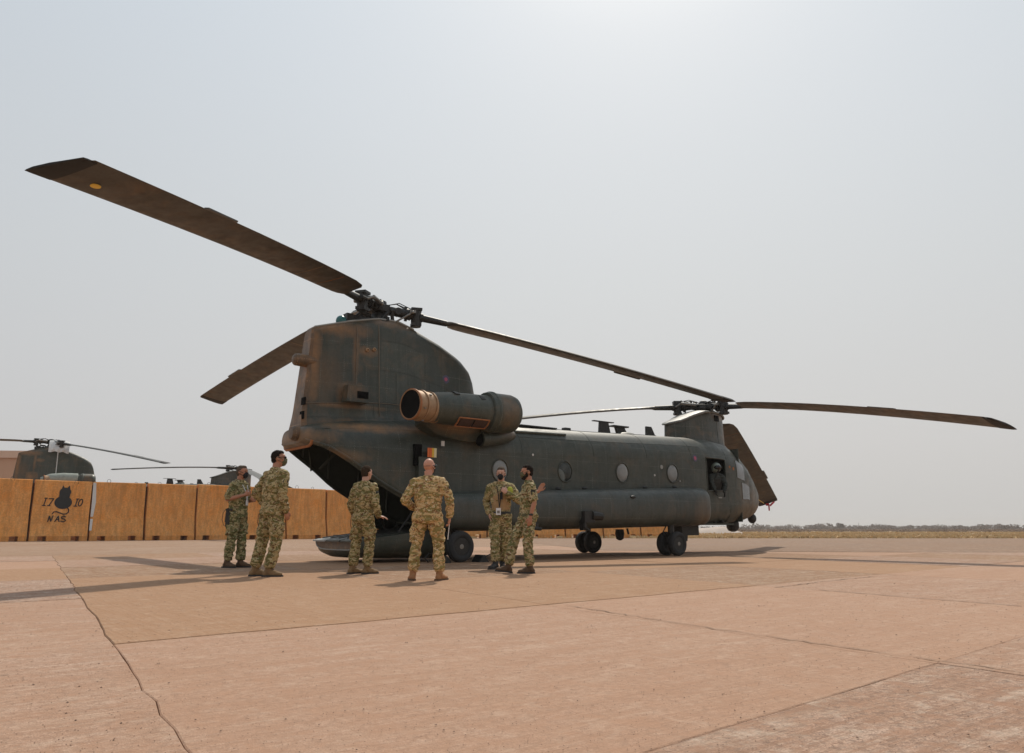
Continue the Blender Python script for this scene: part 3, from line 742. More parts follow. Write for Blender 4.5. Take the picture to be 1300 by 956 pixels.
        if near and s == -1:
            for xa, xb in ((2.3, 3.95), (3.98, 6.3), (6.33, 8.0), (8.03, 8.95)):
                P(patch(pod, xa, xb, .1, .93, 4, 12, -.004 if 0 else .0035), 'skin_panel', M_pod, po, 60)
            b = MB()
            for (x, a_) in ((5.15, .96), (4.3, .97), (7.4, .97), (8.6, .97), (6.4, .6)): b.ball(pod(x, a_)+Vector((0, 0, .03)), (.1, .05, .04), 8, 6)
            P(b, 'fuel_cap', M_dark, po)
            b = MB(); b.box((4.75, -1.93, .97), (.34, .16, .26)); b.tube([(4.85, -1.95, 1.0), (5.15, -2.0, .98)], [.12, .09], 10); b.box((4.62, -1.9, .78), (.12, .12, .25)); b.tube([(4.6, -1.95, 1.1), (4.6, -1.98, .72), (4.75, -1.95, .66)], .03, 6); P(b, 'dump_valve', M_dark, po)
            b = MB(); b.box((3.0, -1.86, .78), (.5, .06, .12)); b.tube([(2.85, -1.9, .72), (3.3, -1.9, .69)], .04, 8); P(b, 'vent_strip', M_dark, po)
    # undercarriage
    for s in (-1, 1):
        wheel(root, (1.25, s*1.66, .325), .325, .22, s)
        b = MB(); b.tube([(1.25, s*1.5, .33), (1.25, s*1.25, .33)], .07, 10); b.tube([(1.25, s*1.32, .33), (1.5, s*1.3, .95)], [.09, .07], 10); b.tube([(1.25, s*1.32, .4), (.95, s*1.2, .9)], .045, 8); P(b, 'landing_leg', M_dark)
        for k in (-.19, .19): wheel(root, (8.11, s*1.60+k, .31), .31, .2, s if k*s > 0 else -s)
        b = MB(); b.tube([(8.11, s*1.4, .31), (8.11, s*1.8, .31)], .05, 10); b.tube([(8.11, s*1.6, .31), (8.11, s*1.6, .85)], [.075, .09], 10); P(b, 'landing_leg', M_dark)
        if near and s == -1:
            b = MB(); b.tube([(8.05, -1.6, .5), (7.8, -1.6, .62), (7.95, -1.6, .8)], .02, 6); P(b, 'torque_link', M_dark)
    # ramp, lowered
    if near:
        V = []; F = []; N = 22
        def prof_r(x):
            u = (x+.78)/(1.95+.78); zb_ = lerp(.10, .04, u); zt_ = lerp(.47, .80, u); return zb_, zt_
        xs = [-.80, -.74, -.6, -.3, .2, .8, 1.45]
        for i, x in enumerate(xs):
            zb_, zt_ = prof_r(x); k = (.90, .97, 1, 1, 1, 1, 1)[i]; zb_ = lerp(zt_-.08, zb_, (.45, .8, 1, 1, 1, 1, 1)[i])
            for j in range(N+1):
                a = math.pi*j/N; cy = math.copysign(abs(math.cos(a))**.45, math.cos(a)); sz = abs(math.sin(a))**.62
                V.append((x, cy*1.13*k, zt_-(zt_-zb_)*sz))
        for i in range(len(xs)-1):
            for j in range(N): F.append((i*(N+1)+j, (i+1)*(N+1)+j, (i+1)*(N+1)+j+1, i*(N+1)+j+1))
            F.append((i*(N+1), (i+1)*(N+1), (i+1)*(N+1)+N, i*(N+1)+N))
        F.append(tuple(range(N+1))); F.append(tuple((len(xs)-1)*(N+1)+j for j in range(N+1)))
        b = MB(); b.add(V, F); rp = P(b, 'ramp', M_hull, root, 40)
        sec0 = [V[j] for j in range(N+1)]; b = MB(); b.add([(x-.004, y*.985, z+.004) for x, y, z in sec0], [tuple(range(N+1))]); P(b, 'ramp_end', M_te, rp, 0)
        b = MB(); b.tube([(x-.006, y, z) for x, y, z in sec0], .013, 6); P(b, 'edge_glint', M_rim, rp)  # pale tube paints the reflected light line along the ramp's end edge
        for k in range(3):
            y0 = -1.0+k*.68
            b = MB(); b.add([(-.90, y0, .455), (-.90, y0+.62, .455), (-.76, y0+.62, .485), (-.76, y0, .485), (-.90, y0, .425), (-.90, y0+.62, .425), (-.76, y0+.62, .455), (-.76, y0, .455)], [(0, 1, 2, 3), (7, 6, 5, 4), (0, 4, 5, 1), (1, 5, 6, 2), (2, 6, 7, 3), (3, 7, 4, 0)]); P(b, 'ramp_flap', M_rim if k == 2 else M_hull, rp)
        for y in (-.8, -.4, 0, .4, .8):
            b = MB(); b.box((.3, y, .63), (2.1, .05, .02), Matrix.Rotation(-.12, 3, 'Y')); P(b, 'tread_strip', M_dark, rp)
        for s in (-1, 1):
            b = MB(); b.tube([(.1, s*1.04, .62), (.55, s*1.10, 1.25)], .018, 8); P(b, 'ramp_strut', M_dark, rp)
    # roof aerials and things under the belly
    def aerial(pts, th, nm='aerial'):
        b = MB(); b.prism([(p[0], p[1]) for p in pts], th, Matrix.Translation((0, th/2, 0)) @ Matrix.Rotation(R(90), 4, 'X')); return P(b, nm, M_dark)
    z0 = lambda x: table(HULL, x)[2]+.05
    a1 = aerial([(7.08, z0(7)), (7.56, z0(7)), (7.46, 3.66), (7.12, 3.66)], .06)
    b = MB(); b.box((7.27, -.0, 3.67), (.8, .10, .025)); P(b, 'aerial_plate', M_dark, a1)
    a2 = aerial([(7.85, z0(7.9)), (8.3, z0(7.9)), (8.1, 3.56), (7.75, 3.56)], .08)
    b = MB(); b.box((7.92, 0, 3.58), (.62, .2, .04)); P(b, 'aerial_plate', M_dark, a2)
    b = MB(); b.ball((8.05, -.1, 3.22), (.5, .35, .2), 16, 10); P(b, 'dome', M_hull)
    b = MB(); b.box((8.7, -.1, 3.33), (.3, .16, .09), None, .6); P(b, 'beacon', M_dark)
    a3 = aerial([(9.05, z0(9)), (9.5, z0(9)), (9.28, 3.68), (9.06, 3.68)], .06)
    b = MB(); b.box((9.3, 0, 3.34), (.55, .2, .07), None, .6); P(b, 'aerial_foot', M_hull, a3)
    b = MB(); b.box((5.85, 0, 3.3), (.24, .16, .16), None, .85); P(b, 'roof_lamp', M_dark)
    b = MB(); b.ball((6.8, 0, 3.25), (.06, .06, .06)); P(b, 'roof_stud', M_dark)
    for (x, t) in ((10.55, .92), (11.9, .88), (12.35, .84)):
        b = MB(); b.ball(hull(x, t, .02), (.06, .05, .05), 8, 6); P(b, 'stud', M_dark)
    b = MB(); b.box((9.9, -.55, .66), (.75, .5, .30)); P(b, 'belly_box', M_dark)
    aerial([(10.42, .8), (10.78, .82), (10.68, .33), (10.54, .33)], .05, 'blade_aerial')
    b = MB(); b.lathe([(0, .11), (.12, .13), (.26, .10), (.3, .03)], (7.6, -.2, .68), (0, 0, -1), 12); b.tube([(7.9, -.2, .7), (7.95, -.2, .55)], .03, 6); P(b, 'belly_lamp', M_dark)
    if near:
        b = MB(); b.box(hull(.62, .50, .05)+Vector((0, 0, -.02)), (.5, .14, .62)); fl = P(b, 'flare_dispenser', M_hull)
        b = MB(); b.box((.38, -1.24, 2.24), (.16, .14, .46)); P(b, 'recess', M_void, fl)  # black block painted as the shaded recess
        for k, (m_, w_) in enumerate(((M_orange, .05), (M_orange, .05), (M_yellow, .05), (M_cream, .06))):
            b = MB(); b.box((.60+k*.058, -1.355, 2.30), (w_, .012, .20)); P(b, 'warning_label', m_, fl)
        for (x, z) in ((.98, 2.52), (.50, 1.98)):
            b = MB(); b.box((x, -1.33, z), (.08, .02, .11)); P(b, 'data_plate', M_white, fl)
        b = MB(); b.lathe([(0, .1), (.004, .1), (.005, .01)], hull(9.72, .62, .004), (0, -1, .1), 20); P(b, 'roundel', M_blueish)
        b = MB(); b.lathe([(0, .055), (.004, .055), (.005, .01)], hull(9.72, .62, .009), (0, -1, .1), 20); P(b, 'roundel', M_pink)
        for (x, z, r_, m_) in ((7.95, 2.12, .03, M_white), (8.25, 2.36, .06, M_rim), (3.62, 2.72, .03, M_white), (9.0, 2.0, .02, M_white), (11.35, 2.55, .04, M_rust), (11.55, 2.55, .05, M_rust)):
            p = hull(x, t_side(x, z) if t_side(x, z) < .6 else .6, .004); b = MB(); b.lathe([(0, r_), (.006, r_*.9), (.007, .002)], p, (0, -1, 0), 10); P(b, 'skin_fitting', m_)
    return root
# ------------------------------------------------------------------ people
def skin_mat(name, c):
    t = NT(name); n = t.noise(9, 4)
    t.col(t.mix(n, tuple(k*.8 for k in c), tuple(min(1, k*1.2) for k in c))).rough(.5)
    t.b.inputs['Subsurface Weight'].default_value = .08; t.b.inputs['Subsurface Radius'].default_value = (.02, .008, .004)
    t.bump(t.noise(60, 3), .15, .002); return t.m
def camo(name, cols, scale=9, stretch=(1, 1, 1.7)):
    """four-colour blotched cloth"""
    t = NT(name); co = t.map(stretch)
    c = t.ramp(t.noise(scale*.8, 3, .5, co, .8), ((0, cols[0]), (.42, cols[0]), (.52, cols[1]), (.60, cols[0])))
    c = t.mix(t.ramp(t.noise(scale, 4, .55, t.map(stretch, (3, 1, 7)), 1.0), ((.50, 0), (.515, 1)), False), c, cols[2])
    c = t.mix(t.ramp(t.noise(scale*1.5, 4, .6, t.map(stretch, (9, 4, 2)), 1.2), ((.565, 0), (.58, 1)), False), c, cols[3])
    c = t.mix(t.ramp(t.noise(scale*2.2, 3, .6, t.map(stretch, (1, 8, 5)), .8), ((.62, 0), (.64, 1)), False), c, cols[4])
    c = t.mix(t.ramp(t.noise(30, 4), ((.3, .25), (.7, 0))), c, tuple(k*.55 for k in cols[0]))
    t.col(c).rough(.85); t.b.inputs['Specular IOR Level'].default_value = .25
    t.bump(t.math('ADD', t.noise(16, 4, .6, t.map((1, 1, .6))), t.math('MULTIPLY', t.noise(150, 2), .1)), .6, .02); return t.m
C_us2 = camo('pale_camouflage_cloth', ((.58, .38, .165), (.66, .48, .25), (.25, .20, .065), (.21, .095, .04), (.74, .62, .42)), 10)
C_us3 = camo('olive_camouflage_cloth', ((.38, .29, .13), (.48, .38, .20), (.14, .13, .04), (.12, .058, .027), (.62, .52, .34)), 11)
C_uk = camo('green_camouflage_cloth', ((.33, .27, .125), (.42, .35, .18), (.095, .105, .034), (.10, .05, .023), (.55, .48, .31)), 11)
C_uk2 = camo('mixed_camouflage_cloth', ((.40, .31, .155), (.50, .41, .22), (.12, .13, .042), (.14, .06, .03), (.70, .60, .43)), 12)
S_a = skin_mat('tanned_skin', (.42, .19, .11)); S_b = skin_mat('flushed_skin', (.52, .25, .16)); S_c = skin_mat('fair_skin', (.55, .30, .21))
K_brown = plain('brown_suede_boot', (.10, .055, .028), .85, 0, .35, 14, .4); K_tan = plain('tan_suede_boot', (.34, .16, .065), .85, 0, .3, 14, .4)
K_black = plain('black_leather_boot', (.025, .022, .02), .6, 0, .3, 14, .3); K_coyote = plain('coyote_suede_boot', (.22, .135, .06), .85, 0, .3, 14, .4)
H_brown = plain('brown_hair', (.045, .028, .017), .95, 0, .7, 60, 1, .15); H_grey = plain('greying_hair', (.10, .075, .055), .95, 0, .7, 60, 1, .15); H_dark = plain('dark_hair', (.018, .012, .009), .95, 0, .7, 60, 1, .15)
F_black = plain('black_cloth', (.014, .014, .016), .85, 0, .4, 20, .3); F_olive = plain('olive_cloth', (.10, .095, .045), .85, 0, .4, 20, .3); F_tan = plain('tan_webbing', (.36, .22, .10), .8, 0, .25, 20, .4)
F_web = plain('dark_webbing', (.028, .027, .022), .8, 0, .4, 20, .4); F_green = plain('green_flying_suit', (.030, .036, .030), .8, 0, .3, 12, .5); F_hv = plain('yellow_green_patch', (.42, .43, .05), .8, 0, .3, 25, .3)
F_helm = plain('helmet_shell', (.20, .24, .20), .35, 0, .55, 14, .2); F_card = plain('white_card', (.75, .75, .75), .4, 0, .1, 8, 0); F_lens = plain('dark_lens', (.01, .01, .012), .12, 0, .2, 8, 0)
F_strap = plain('brown_strap', (.16, .085, .045), .7)
def capsule(mb, pts, rads, n=14):
    mb.tube(pts, rads, n)
    for p, r in ((pts[0], rads[0]), (pts[-1], rads[-1])):
        r_ = r if not hasattr(r, '__len__') else min(r)
        mb.ball(p, r_, 12, 8)
def fuse(mb, name, mat, voxel, parent, smooth=2, folds=0.0, fscale=9, seed=0, extra=None):
    """merge overlapping solids into one continuous skin, relax it and press soft folds in"""
    me = bpy.data.meshes.new(name); me.from_pydata(mb.v, [], mb.f)
    bm = bmesh.new(); bm.from_mesh(me); bmesh.ops.remove_doubles(bm, verts=bm.verts, dist=1e-6); bmesh.ops.recalc_face_normals(bm, faces=bm.faces); bm.to_mesh(me); bm.free()
    o = bpy.data.objects.new(name, me); COL.objects.link(o)
    r = o.modifiers.new('r', 'REMESH'); r.mode = 'VOXEL'; r.voxel_size = voxel
    if smooth: s_ = o.modifiers.new('s', 'SMOOTH'); s_.factor = .5; s_.iterations = smooth
    dg = bpy.context.evaluated_depsgraph_get(); dg.update()
    m2 = bpy.data.meshes.new_from_object(o.evaluated_get(dg))
    bpy.data.objects.remove(o); bpy.data.meshes.remove(me)
    if folds:
        n = len(m2.vertices); co = np.empty(n*3, np.float32); no = np.empty(n*3, np.float32)
        m2.vertices.foreach_get('co', co); m2.vertices.foreach_get('normal', no); co = co.reshape(-1, 3); no = no.reshape(-1, 3)
        d = np.empty(n, np.float32); off = Vector((seed*3.1, seed*1.7, seed))
        for i in range(n):
            x, y, z = co[i]
            k = 1.0
            a = noise.noise(Vector((x*fscale*.7, y*fscale*.7, z*fscale*1.5))+off); b = noise.noise(Vector((x*fscale*2+z*6, y*fscale*2, z*fscale*3-x*5))+off*2)
            a = 1-abs(a)*2.2; d[i] = a*.65+b*.5
        co += no*d[:, None]*folds
        m2.vertices.foreach_set('co', co.ravel())
    m2.name = name; m2.shade_smooth(); m2.materials.clear()
    m2.materials.append(mat)
    o = bpy.data.objects.new(name, m2); return link(o, parent)
def V3(*a): return Vector(a)
DEF = dict(lean=0.0, sway=0.0, hipR=(.09, 0, .92), hipL=(-.09, 0, .92), kneeR=(.12, .03, .50), kneeL=(-.12, .03, .50), ankR=(.13, -.02, .09), ankL=(-.13, -.02, .09), footR=0, footL=0,
           shR=(.185, 0, 1.425), shL=(-.185, 0, 1.425), elR=(.26, -.04, 1.16), elL=(-.26, -.04, 1.16), wrR=(.25, .06, .92), wrL=(-.25, .06, .92), hdR=(0, .25, -1), hdL=(0, .25, -1), pnR=(-1, 0, 0), pnL=(1, 0, 0),
           head=0, nod=0, tilt=0, curl=.5, bulk=1.0, top=None, sleeves='long', toeR=0, toeL=0)
def hand(mb, w, d, pn, side, curl, sc=1.0):
    """palm and five separate bent fingers; d along the hand, pn out of the palm"""
    d = Vector(d).normalized(); pn = Vector(pn); pn = (pn-d*pn.dot(d)).normalized(); lat = d.cross(pn).normalized()*side      # lat towards the thumb
    w = Vector(w)
    rot = Matrix((lat, d, pn)).transposed()
    mb.ball(w+d*.055, (.042*sc, .055*sc, .018*sc), 12, 8, rot); mb.tube([w-d*.03, w+d*.03], [(.027, .027), (.03, .024)], 10)
    for k, (o, L) in enumerate(((.031, .072), (.010, .082), (-.011, .076), (-.030, .060))):
        b = w+d*(.092-.004*abs(k-1))+lat*o; c = curl*(.8+.12*k); dd = d.copy(); p = b; pts = [w+d*.05+lat*o*.8, b]; rr = [.011, .0105]
        for seg, fr in enumerate((.45, .32, .23)):
            ang = c*(.55 if seg == 0 else .8)
            q = Quaternion(lat*side*-1 if False else d.cross(pn), -ang); dd = (dd*math.cos(ang)+pn*math.sin(ang) if seg == 0 else (dd*math.cos(ang)+(pn-dd*pn.dot(dd)).normalized()*math.sin(ang))).normalized()
            p = p+dd*L*fr; pts.append(p); rr.append(.0098-.0012*seg)
        mb.tube(pts, rr, 8); mb.ball(p, rr[-1], 8, 6)
    t0 = w+d*.025+lat*.022; t1 = t0+(lat*.8+d*.7+pn*.25).normalized()*.04; t2 = t1+(lat*.25+d*.95+pn*.35).normalized()*.034; t3 = t2+(d+pn*.45).normalized()*.026
    mb.tube([t0, t1, t2, t3], [.015, .0125, .011, .009], 8); mb.ball(t3, .009, 8, 6)
def person(name_label, loc, az, H, pose, skin, cloth, boots, hair=None, mask=None, beard=None, shades=False, extras=None, seed=0, group=None, hairk='short', trousers=None, z0=0):
    p = dict(DEF); p.update(pose); T = {k: (Vector(v) if isinstance(v, tuple) and len(v) == 3 else v) for k, v in p.items()}
    root = empty('person', (loc[0], loc[1], z0), az-R(90)); root['label'] = name_label; root['category'] = 'person'
    if group: root['group'] = group
    root.scale = (H/1.80,)*3
    bk = p['bulk']; lx, ly = p['sway'], p['lean']       # shoulders shifted sideways and forward over the pelvis
    hipc = (T['hipR']+T['hipL'])/2; shc = (T['shR']+T['shL'])/2
    neck = shc+V3(0, .0, .085); hc = neck+V3(0, .025, .155)
    if p['top']: hc = Vector(p['top'])
    hr = Matrix.Rotation(p['head'], 3, 'Z') @ Matrix.Rotation(p['tilt'], 3, 'Y') @ Matrix.Rotation(-p['nod'], 3, 'X')
    hd = lambda x, y, z: hc+hr @ V3(x, y, z)
    # ---- the body, one continuous skin
    b = MB()
    b.ball(hd(0, -.008, .03), (.077, .097, .10), 20, 14, hr); b.ball(hd(0, .030, -.035), (.058, .066, .078), 18, 12, hr); b.ball(hd(0, .058, -.078), (.036, .036, .028), 12, 8, hr)
    b.ball(hd(0, .075, .045), (.052, .022, .03), 12, 8, hr)                      # brow
    b.tube([hd(0, .088, .035), hd(0, .104, .008), hd(0, .115, -.014)], [.010, .013, .016], 10); b.ball(hd(0, .106, -.016), (.017, .014, .011), 10, 8, hr)
    for s in (-1, 1):
        b.ball(hd(s*.079, -.004, .0), (.010, .020, .033), 10, 8, hr @ Matrix.Rotation(s*.3, 3, 'Z')); b.ball(hd(s*.084, -.014, .012), (.008, .012, .018), 8, 6, hr)
        b.ball(hd(s*.042, .066, -.012), (.022, .022, .02), 10, 8, hr)            # cheek bones
        b.ball(hd(s*.032, .083, .022), (.014, .010, .009), 10, 8, hr)            # eyelids
    b.ball(hd(0, .093, -.045), (.024, .012, .006), 10, 8, hr); b.ball(hd(0, .091, -.057), (.022, .013, .007), 10, 8, hr)   # lips
    b.tube([neck+V3(0, -.012, -.09), neck+V3(0, -.004, 0), hc+hr @ V3(0, -.025, -.06)], [(.085, .065), (.060, .060), (.056, .060)], 16)
    ch = lerp(hipc, shc, .74)
    b.tube([hipc+V3(0, 0, -.06), hipc+V3(0, 0, .03), lerp(hipc, shc, .3), lerp(hipc, shc, .55), ch, shc+V3(0, -.01, .02), neck+V3(0, -.01, -.02)],
           [(.10, .13), (.11, .155*bk), (.10*bk, .14*bk), (.11*bk, .15*bk), (.115*bk, .17*bk), (.075, .15), (.055, .06)], 20)
    for s, k in ((1, 'R'), (-1, 'L')):
        sh, el, wr = T['sh'+k], T['el'+k], T['wr'+k]
        capsule(b, [sh, lerp(sh, el, .4), el], [.052, .047, .038]); capsule(b, [el, lerp(el, wr, .3), wr], [.038, .040, .026])
        hand(b, wr, T['hd'+k], T['pn'+k], s, p['curl' + k] if 'curl'+k in p else p['curl'])
        hp, kn, an = T['hip'+k], T['knee'+k], T['ank'+k]
        capsule(b, [hp, lerp(hp, kn, .5), kn], [.085, .07, .052]); capsule(b, [kn, lerp(kn, an, .3), an], [.052, .056, .038])
        fa = p['foot'+k]; fd = V3(math.sin(-fa)*-1 if False else -math.sin(fa), math.cos(fa), 0)
        b.tube([an+V3(0, 0, -.02)-fd*.03, an+fd*.08-V3(0, 0, .04), an+fd*.17-V3(0, 0, .05)], [.035, .035, .028], 10)
    body = fuse(b, 'body', skin, .0068, root, 2)
    # ---- jacket and trousers
    tm = trousers or cloth
    j = MB()
    hem = hipc+V3(0, 0, -.05) if p['sleeves'] != 'tuck' else hipc+V3(0, 0, .04)
    j.tube([hem+V3(0, 0, -.005), hem+V3(0, 0, .02), lerp(hipc, shc, .28), lerp(hipc, shc, .55), ch, shc+V3(0, -.012, -.01), shc+V3(0, -.012, .045), neck+V3(0, -.008, -.005)],
           [(.152*bk, .196*bk), (.148*bk, .192*bk), (.130*bk, .170*bk), (.142*bk, .184*bk), (.142*bk, .194*bk), (.108, .168), (.082, .105), (.066, .070)], 24)
    j.tube([neck+V3(0, -.012, -.03), neck+V3(0, -.012, .022)], [(.078, .078), (.072, .072)], 16)
    longs = p['sleeves'] not in ('short',)
    tr = MB()
    for s, k in ((1, 'R'), (-1, 'L')):
        sh, el, wr = T['sh'+k], T['el'+k], T['wr'+k]
        j.tube([neck+V3(s*.03, -.012, -.045), lerp(neck, sh, .55)+V3(0, -.01, .0), sh+V3(-s*.015, 0, .0)], [(.06, .05), (.062, .058), (.07, .066)], 12); j.ball(sh+V3(-s*.02, 0, -.012), (.072, .072, .078), 14, 10)
        if longs and p.get('cuff'+k, 1) == 1:
            capsule(j, [sh, lerp(sh, el, .35), lerp(sh, el, .75), el], [.075, .073, .066, .060]); capsule(j, [el, lerp(el, wr, .3), lerp(el, wr, .8), lerp(el, wr, .93)], [.060, .060, .052, .046])
        else:
            c_ = .97 if p['sleeves'] != 'rolled' else 1.0
            capsule(j, [sh, lerp(sh, el, .4), lerp(sh, el, .80)], [.075, .072, .066]); j.tube([lerp(sh, el, .70), lerp(sh, el, .86)], [.070, .070], 14)
        hp, kn, an = T['hip'+k], T['knee'+k], T['ank'+k]
        tr.tube([hp+V3(0, 0, .03), lerp(hp, kn, .3), lerp(hp, kn, .7), kn, lerp(kn, an, .35), lerp(kn, an, .72), lerp(kn, an, .84), lerp(kn, an, .90)], [(.105*bk, .108*bk), .102*bk, .086, .078, .080, .079, .074, .055], 16)
        tr.ball(hp+V3(-s*.01, -.02, .0), (.11*bk, .125*bk, .12), 14, 10)
        # cargo pocket
        q = lerp(hp, kn, .62); sd_ = V3(s, 0, 0); tr.box(q+V3(s*.085, 0, 0), (.045, .15, .19), None, .96)
    tr.tube([hipc+V3(0, 0, -.08), hipc+V3(0, 0, .10)], [(.125*bk, .165*bk), (.122*bk, .160*bk)], 20)
    fuse(j, 'jacket', cloth, .0105, root, 2, .020, 9, seed+1)
    fuse(tr, 'trousers', tm, .0115, root, 2, .022, 9, seed+5)
    # ---- boots
    for s, k in ((1, 'R'), (-1, 'L')):
        an, kn = T['ank'+k], T['knee'+k]; fa = p['foot'+k]; toe = p['toe'+k]; fd = V3(-math.sin(fa)*math.cos(toe), math.cos(fa)*math.cos(toe), math.sin(toe)); up = V3(math.sin(fa)*math.sin(toe), -math.cos(fa)*math.sin(toe), math.cos(toe))
        fl = fd.cross(up); rot = Matrix((fl, fd, up)).transposed()
        base = an-up*.09
        bt = MB()
        bt.tube([lerp(an, kn, .38), lerp(an, kn, .15), an+up*.0, an-up*.03], [.055, .052, .052, .05], 14)
        bt.ball(base+up*.045-fd*.03, (.042, .055, .05), 12, 8, rot); bt.ball(base+up*.05+fd*.06, (.046, .085, .05), 14, 10, rot); bt.ball(base+up*.036+fd*.135, (.050, .075, .036), 14, 10, rot)
        bo = fuse(bt, 'boot', boots, .010, root, 2)
        so = MB()
        out = [(-.036, -.085), (.036, -.085), (.04, -.02), (.048, .09), (.050, .15), (.036, .20), (0, .222), (-.036, .20), (-.050, .15), (-.048, .09), (-.04, -.02)]
        M = Matrix.Translation(base) @ rot.to_4x4()
        so.prism(out, .024, M); so.build('sole', K_black if boots != K_tan else K_brown, bo)
        la = MB()
        for i in range(5):
            c_ = an+fd*(.052+.012*max(0, 2-i)*1.5)+up*(-.02+.035*i); la.tube([c_-fl*.022, c_+fd*.008, c_+fl*.022], .004, 5)
        la.build('laces', F_web, bo)
    # ---- head things
    if hair:
        h = MB(); h.ball(hd(0, -.022, .046), (.080, .090, .090), 18, 12, hr); h.ball(hd(0, -.048, -.002), (.070, .058, .066), 16, 10, hr); h.ball(hd(0, .018, .092), (.060, .058, .038), 14, 10, hr)
        fuse(h, 'hair', hair, .0065, body, 1, .007, 45, seed)
    for s in (-1, 1):
        e = MB(); e.ball(hd(s*.032, .088, .022), (.010, .008, .0055), 10, 8, hr); e.build('eye', F_lens, body)
    if mask:
        m = MB(); m.ball(hd(0, .075, -.040), (.056, .052, .050), 16, 12, hr); m.ball(hd(0, .105, -.012), (.022, .026, .026), 10, 8, hr); m.ball(hd(0, .065, -.075), (.045, .045, .03), 12, 8, hr)
        mo = fuse(m, 'face_mask', mask, .007, body, 2)
        sp = MB()
        for s in (-1, 1): sp.tube([hd(s*.05, .085, -.015), hd(s*.078, .03, .01), hd(s*.090, -.018, .025)], .004, 6); sp.tube([hd(s*.05, .07, -.06), hd(s*.076, .02, -.03), hd(s*.088, -.016, -.012)], .004, 6)
        sp.build('ear_loop', mask, mo)
    if beard:
        m = MB(); m.ball(hd(0, .048, -.062), (.060, .058, .052), 14, 10, hr); m.ball(hd(0, .062, -.092), (.04, .04, .032), 12, 8, hr)
        for s in (-1, 1): m.ball(hd(s*.062, .02, -.035), (.016, .028, .045), 10, 8, hr)
        fuse(m, 'beard', beard, .007, body, 1, .003, 40, seed)
    if shades:
        g = MB()
        for s in (-1, 1): g.ball(hd(s*.036, .102, .022), (.030, .012, .019), 12, 8, hr)
        g.tube([hd(-.02, .108, .026), hd(.02, .108, .026)], .005, 6); go = g.build('sunglasses', F_lens, body)
        q = MB()
        for s in (-1, 1): q.tube([hd(s*.062, .098, .026), hd(s*.084, .03, .024), hd(s*.086, -.02, .016)], .0045, 6)
        q.build('temple', F_lens, go)
    if extras: extras(root, T, hd, hr, hipc, shc, neck, body)
    return root
def belt(root, hipc, bk=1, z=.045, mat=None, rr=(.142, .178)):
    b = MB(); K = 28; V = []
    for k in range(K):
        a = 2*math.pi*k/K
        for dr, dz in ((0, -.024), (.012, -.024), (.012, .024), (0, .024)): V.append(hipc+V3((rr[1]*bk+dr)*math.cos(a), (rr[0]*bk+dr)*math.sin(a), z+dz))
    F = [(k*4+j, k*4+(j+1) % 4, ((k+1) % K)*4+(j+1) % 4, ((k+1) % K)*4+j) for k in range(K) for j in range(4)]
    b.add(V, F); return b.build('belt', mat or F_web, root)
def holster(root, c, az=0, lanyard=True):
    rot = Matrix.Rotation(az, 3, 'Z')
    b = MB(); b.box(c, (.045, .10, .17), rot, .92); b.box(c+V3(0, 0, -.12), (.04, .07, .10), rot, 1.1); b.box(c+rot @ V3(0, -.02, .11), (.035, .05, .09), rot @ Matrix.Rotation(.3, 3, 'X')); b.box(c+rot @ V3(0, .02, .13), (.03, .11, .035), rot)
    h = b.build('holster', F_web, root)
    b = MB(); b.tube([c+rot @ V3(0, -.05, .15), c+rot @ V3(0, -.11, .08), c+rot @ V3(0, -.12, -.04), c+rot @ V3(0, -.08, -.14), c+rot @ V3(0, -.02, -.15)], .006, 6); b.build('lanyard', F_strap, h)
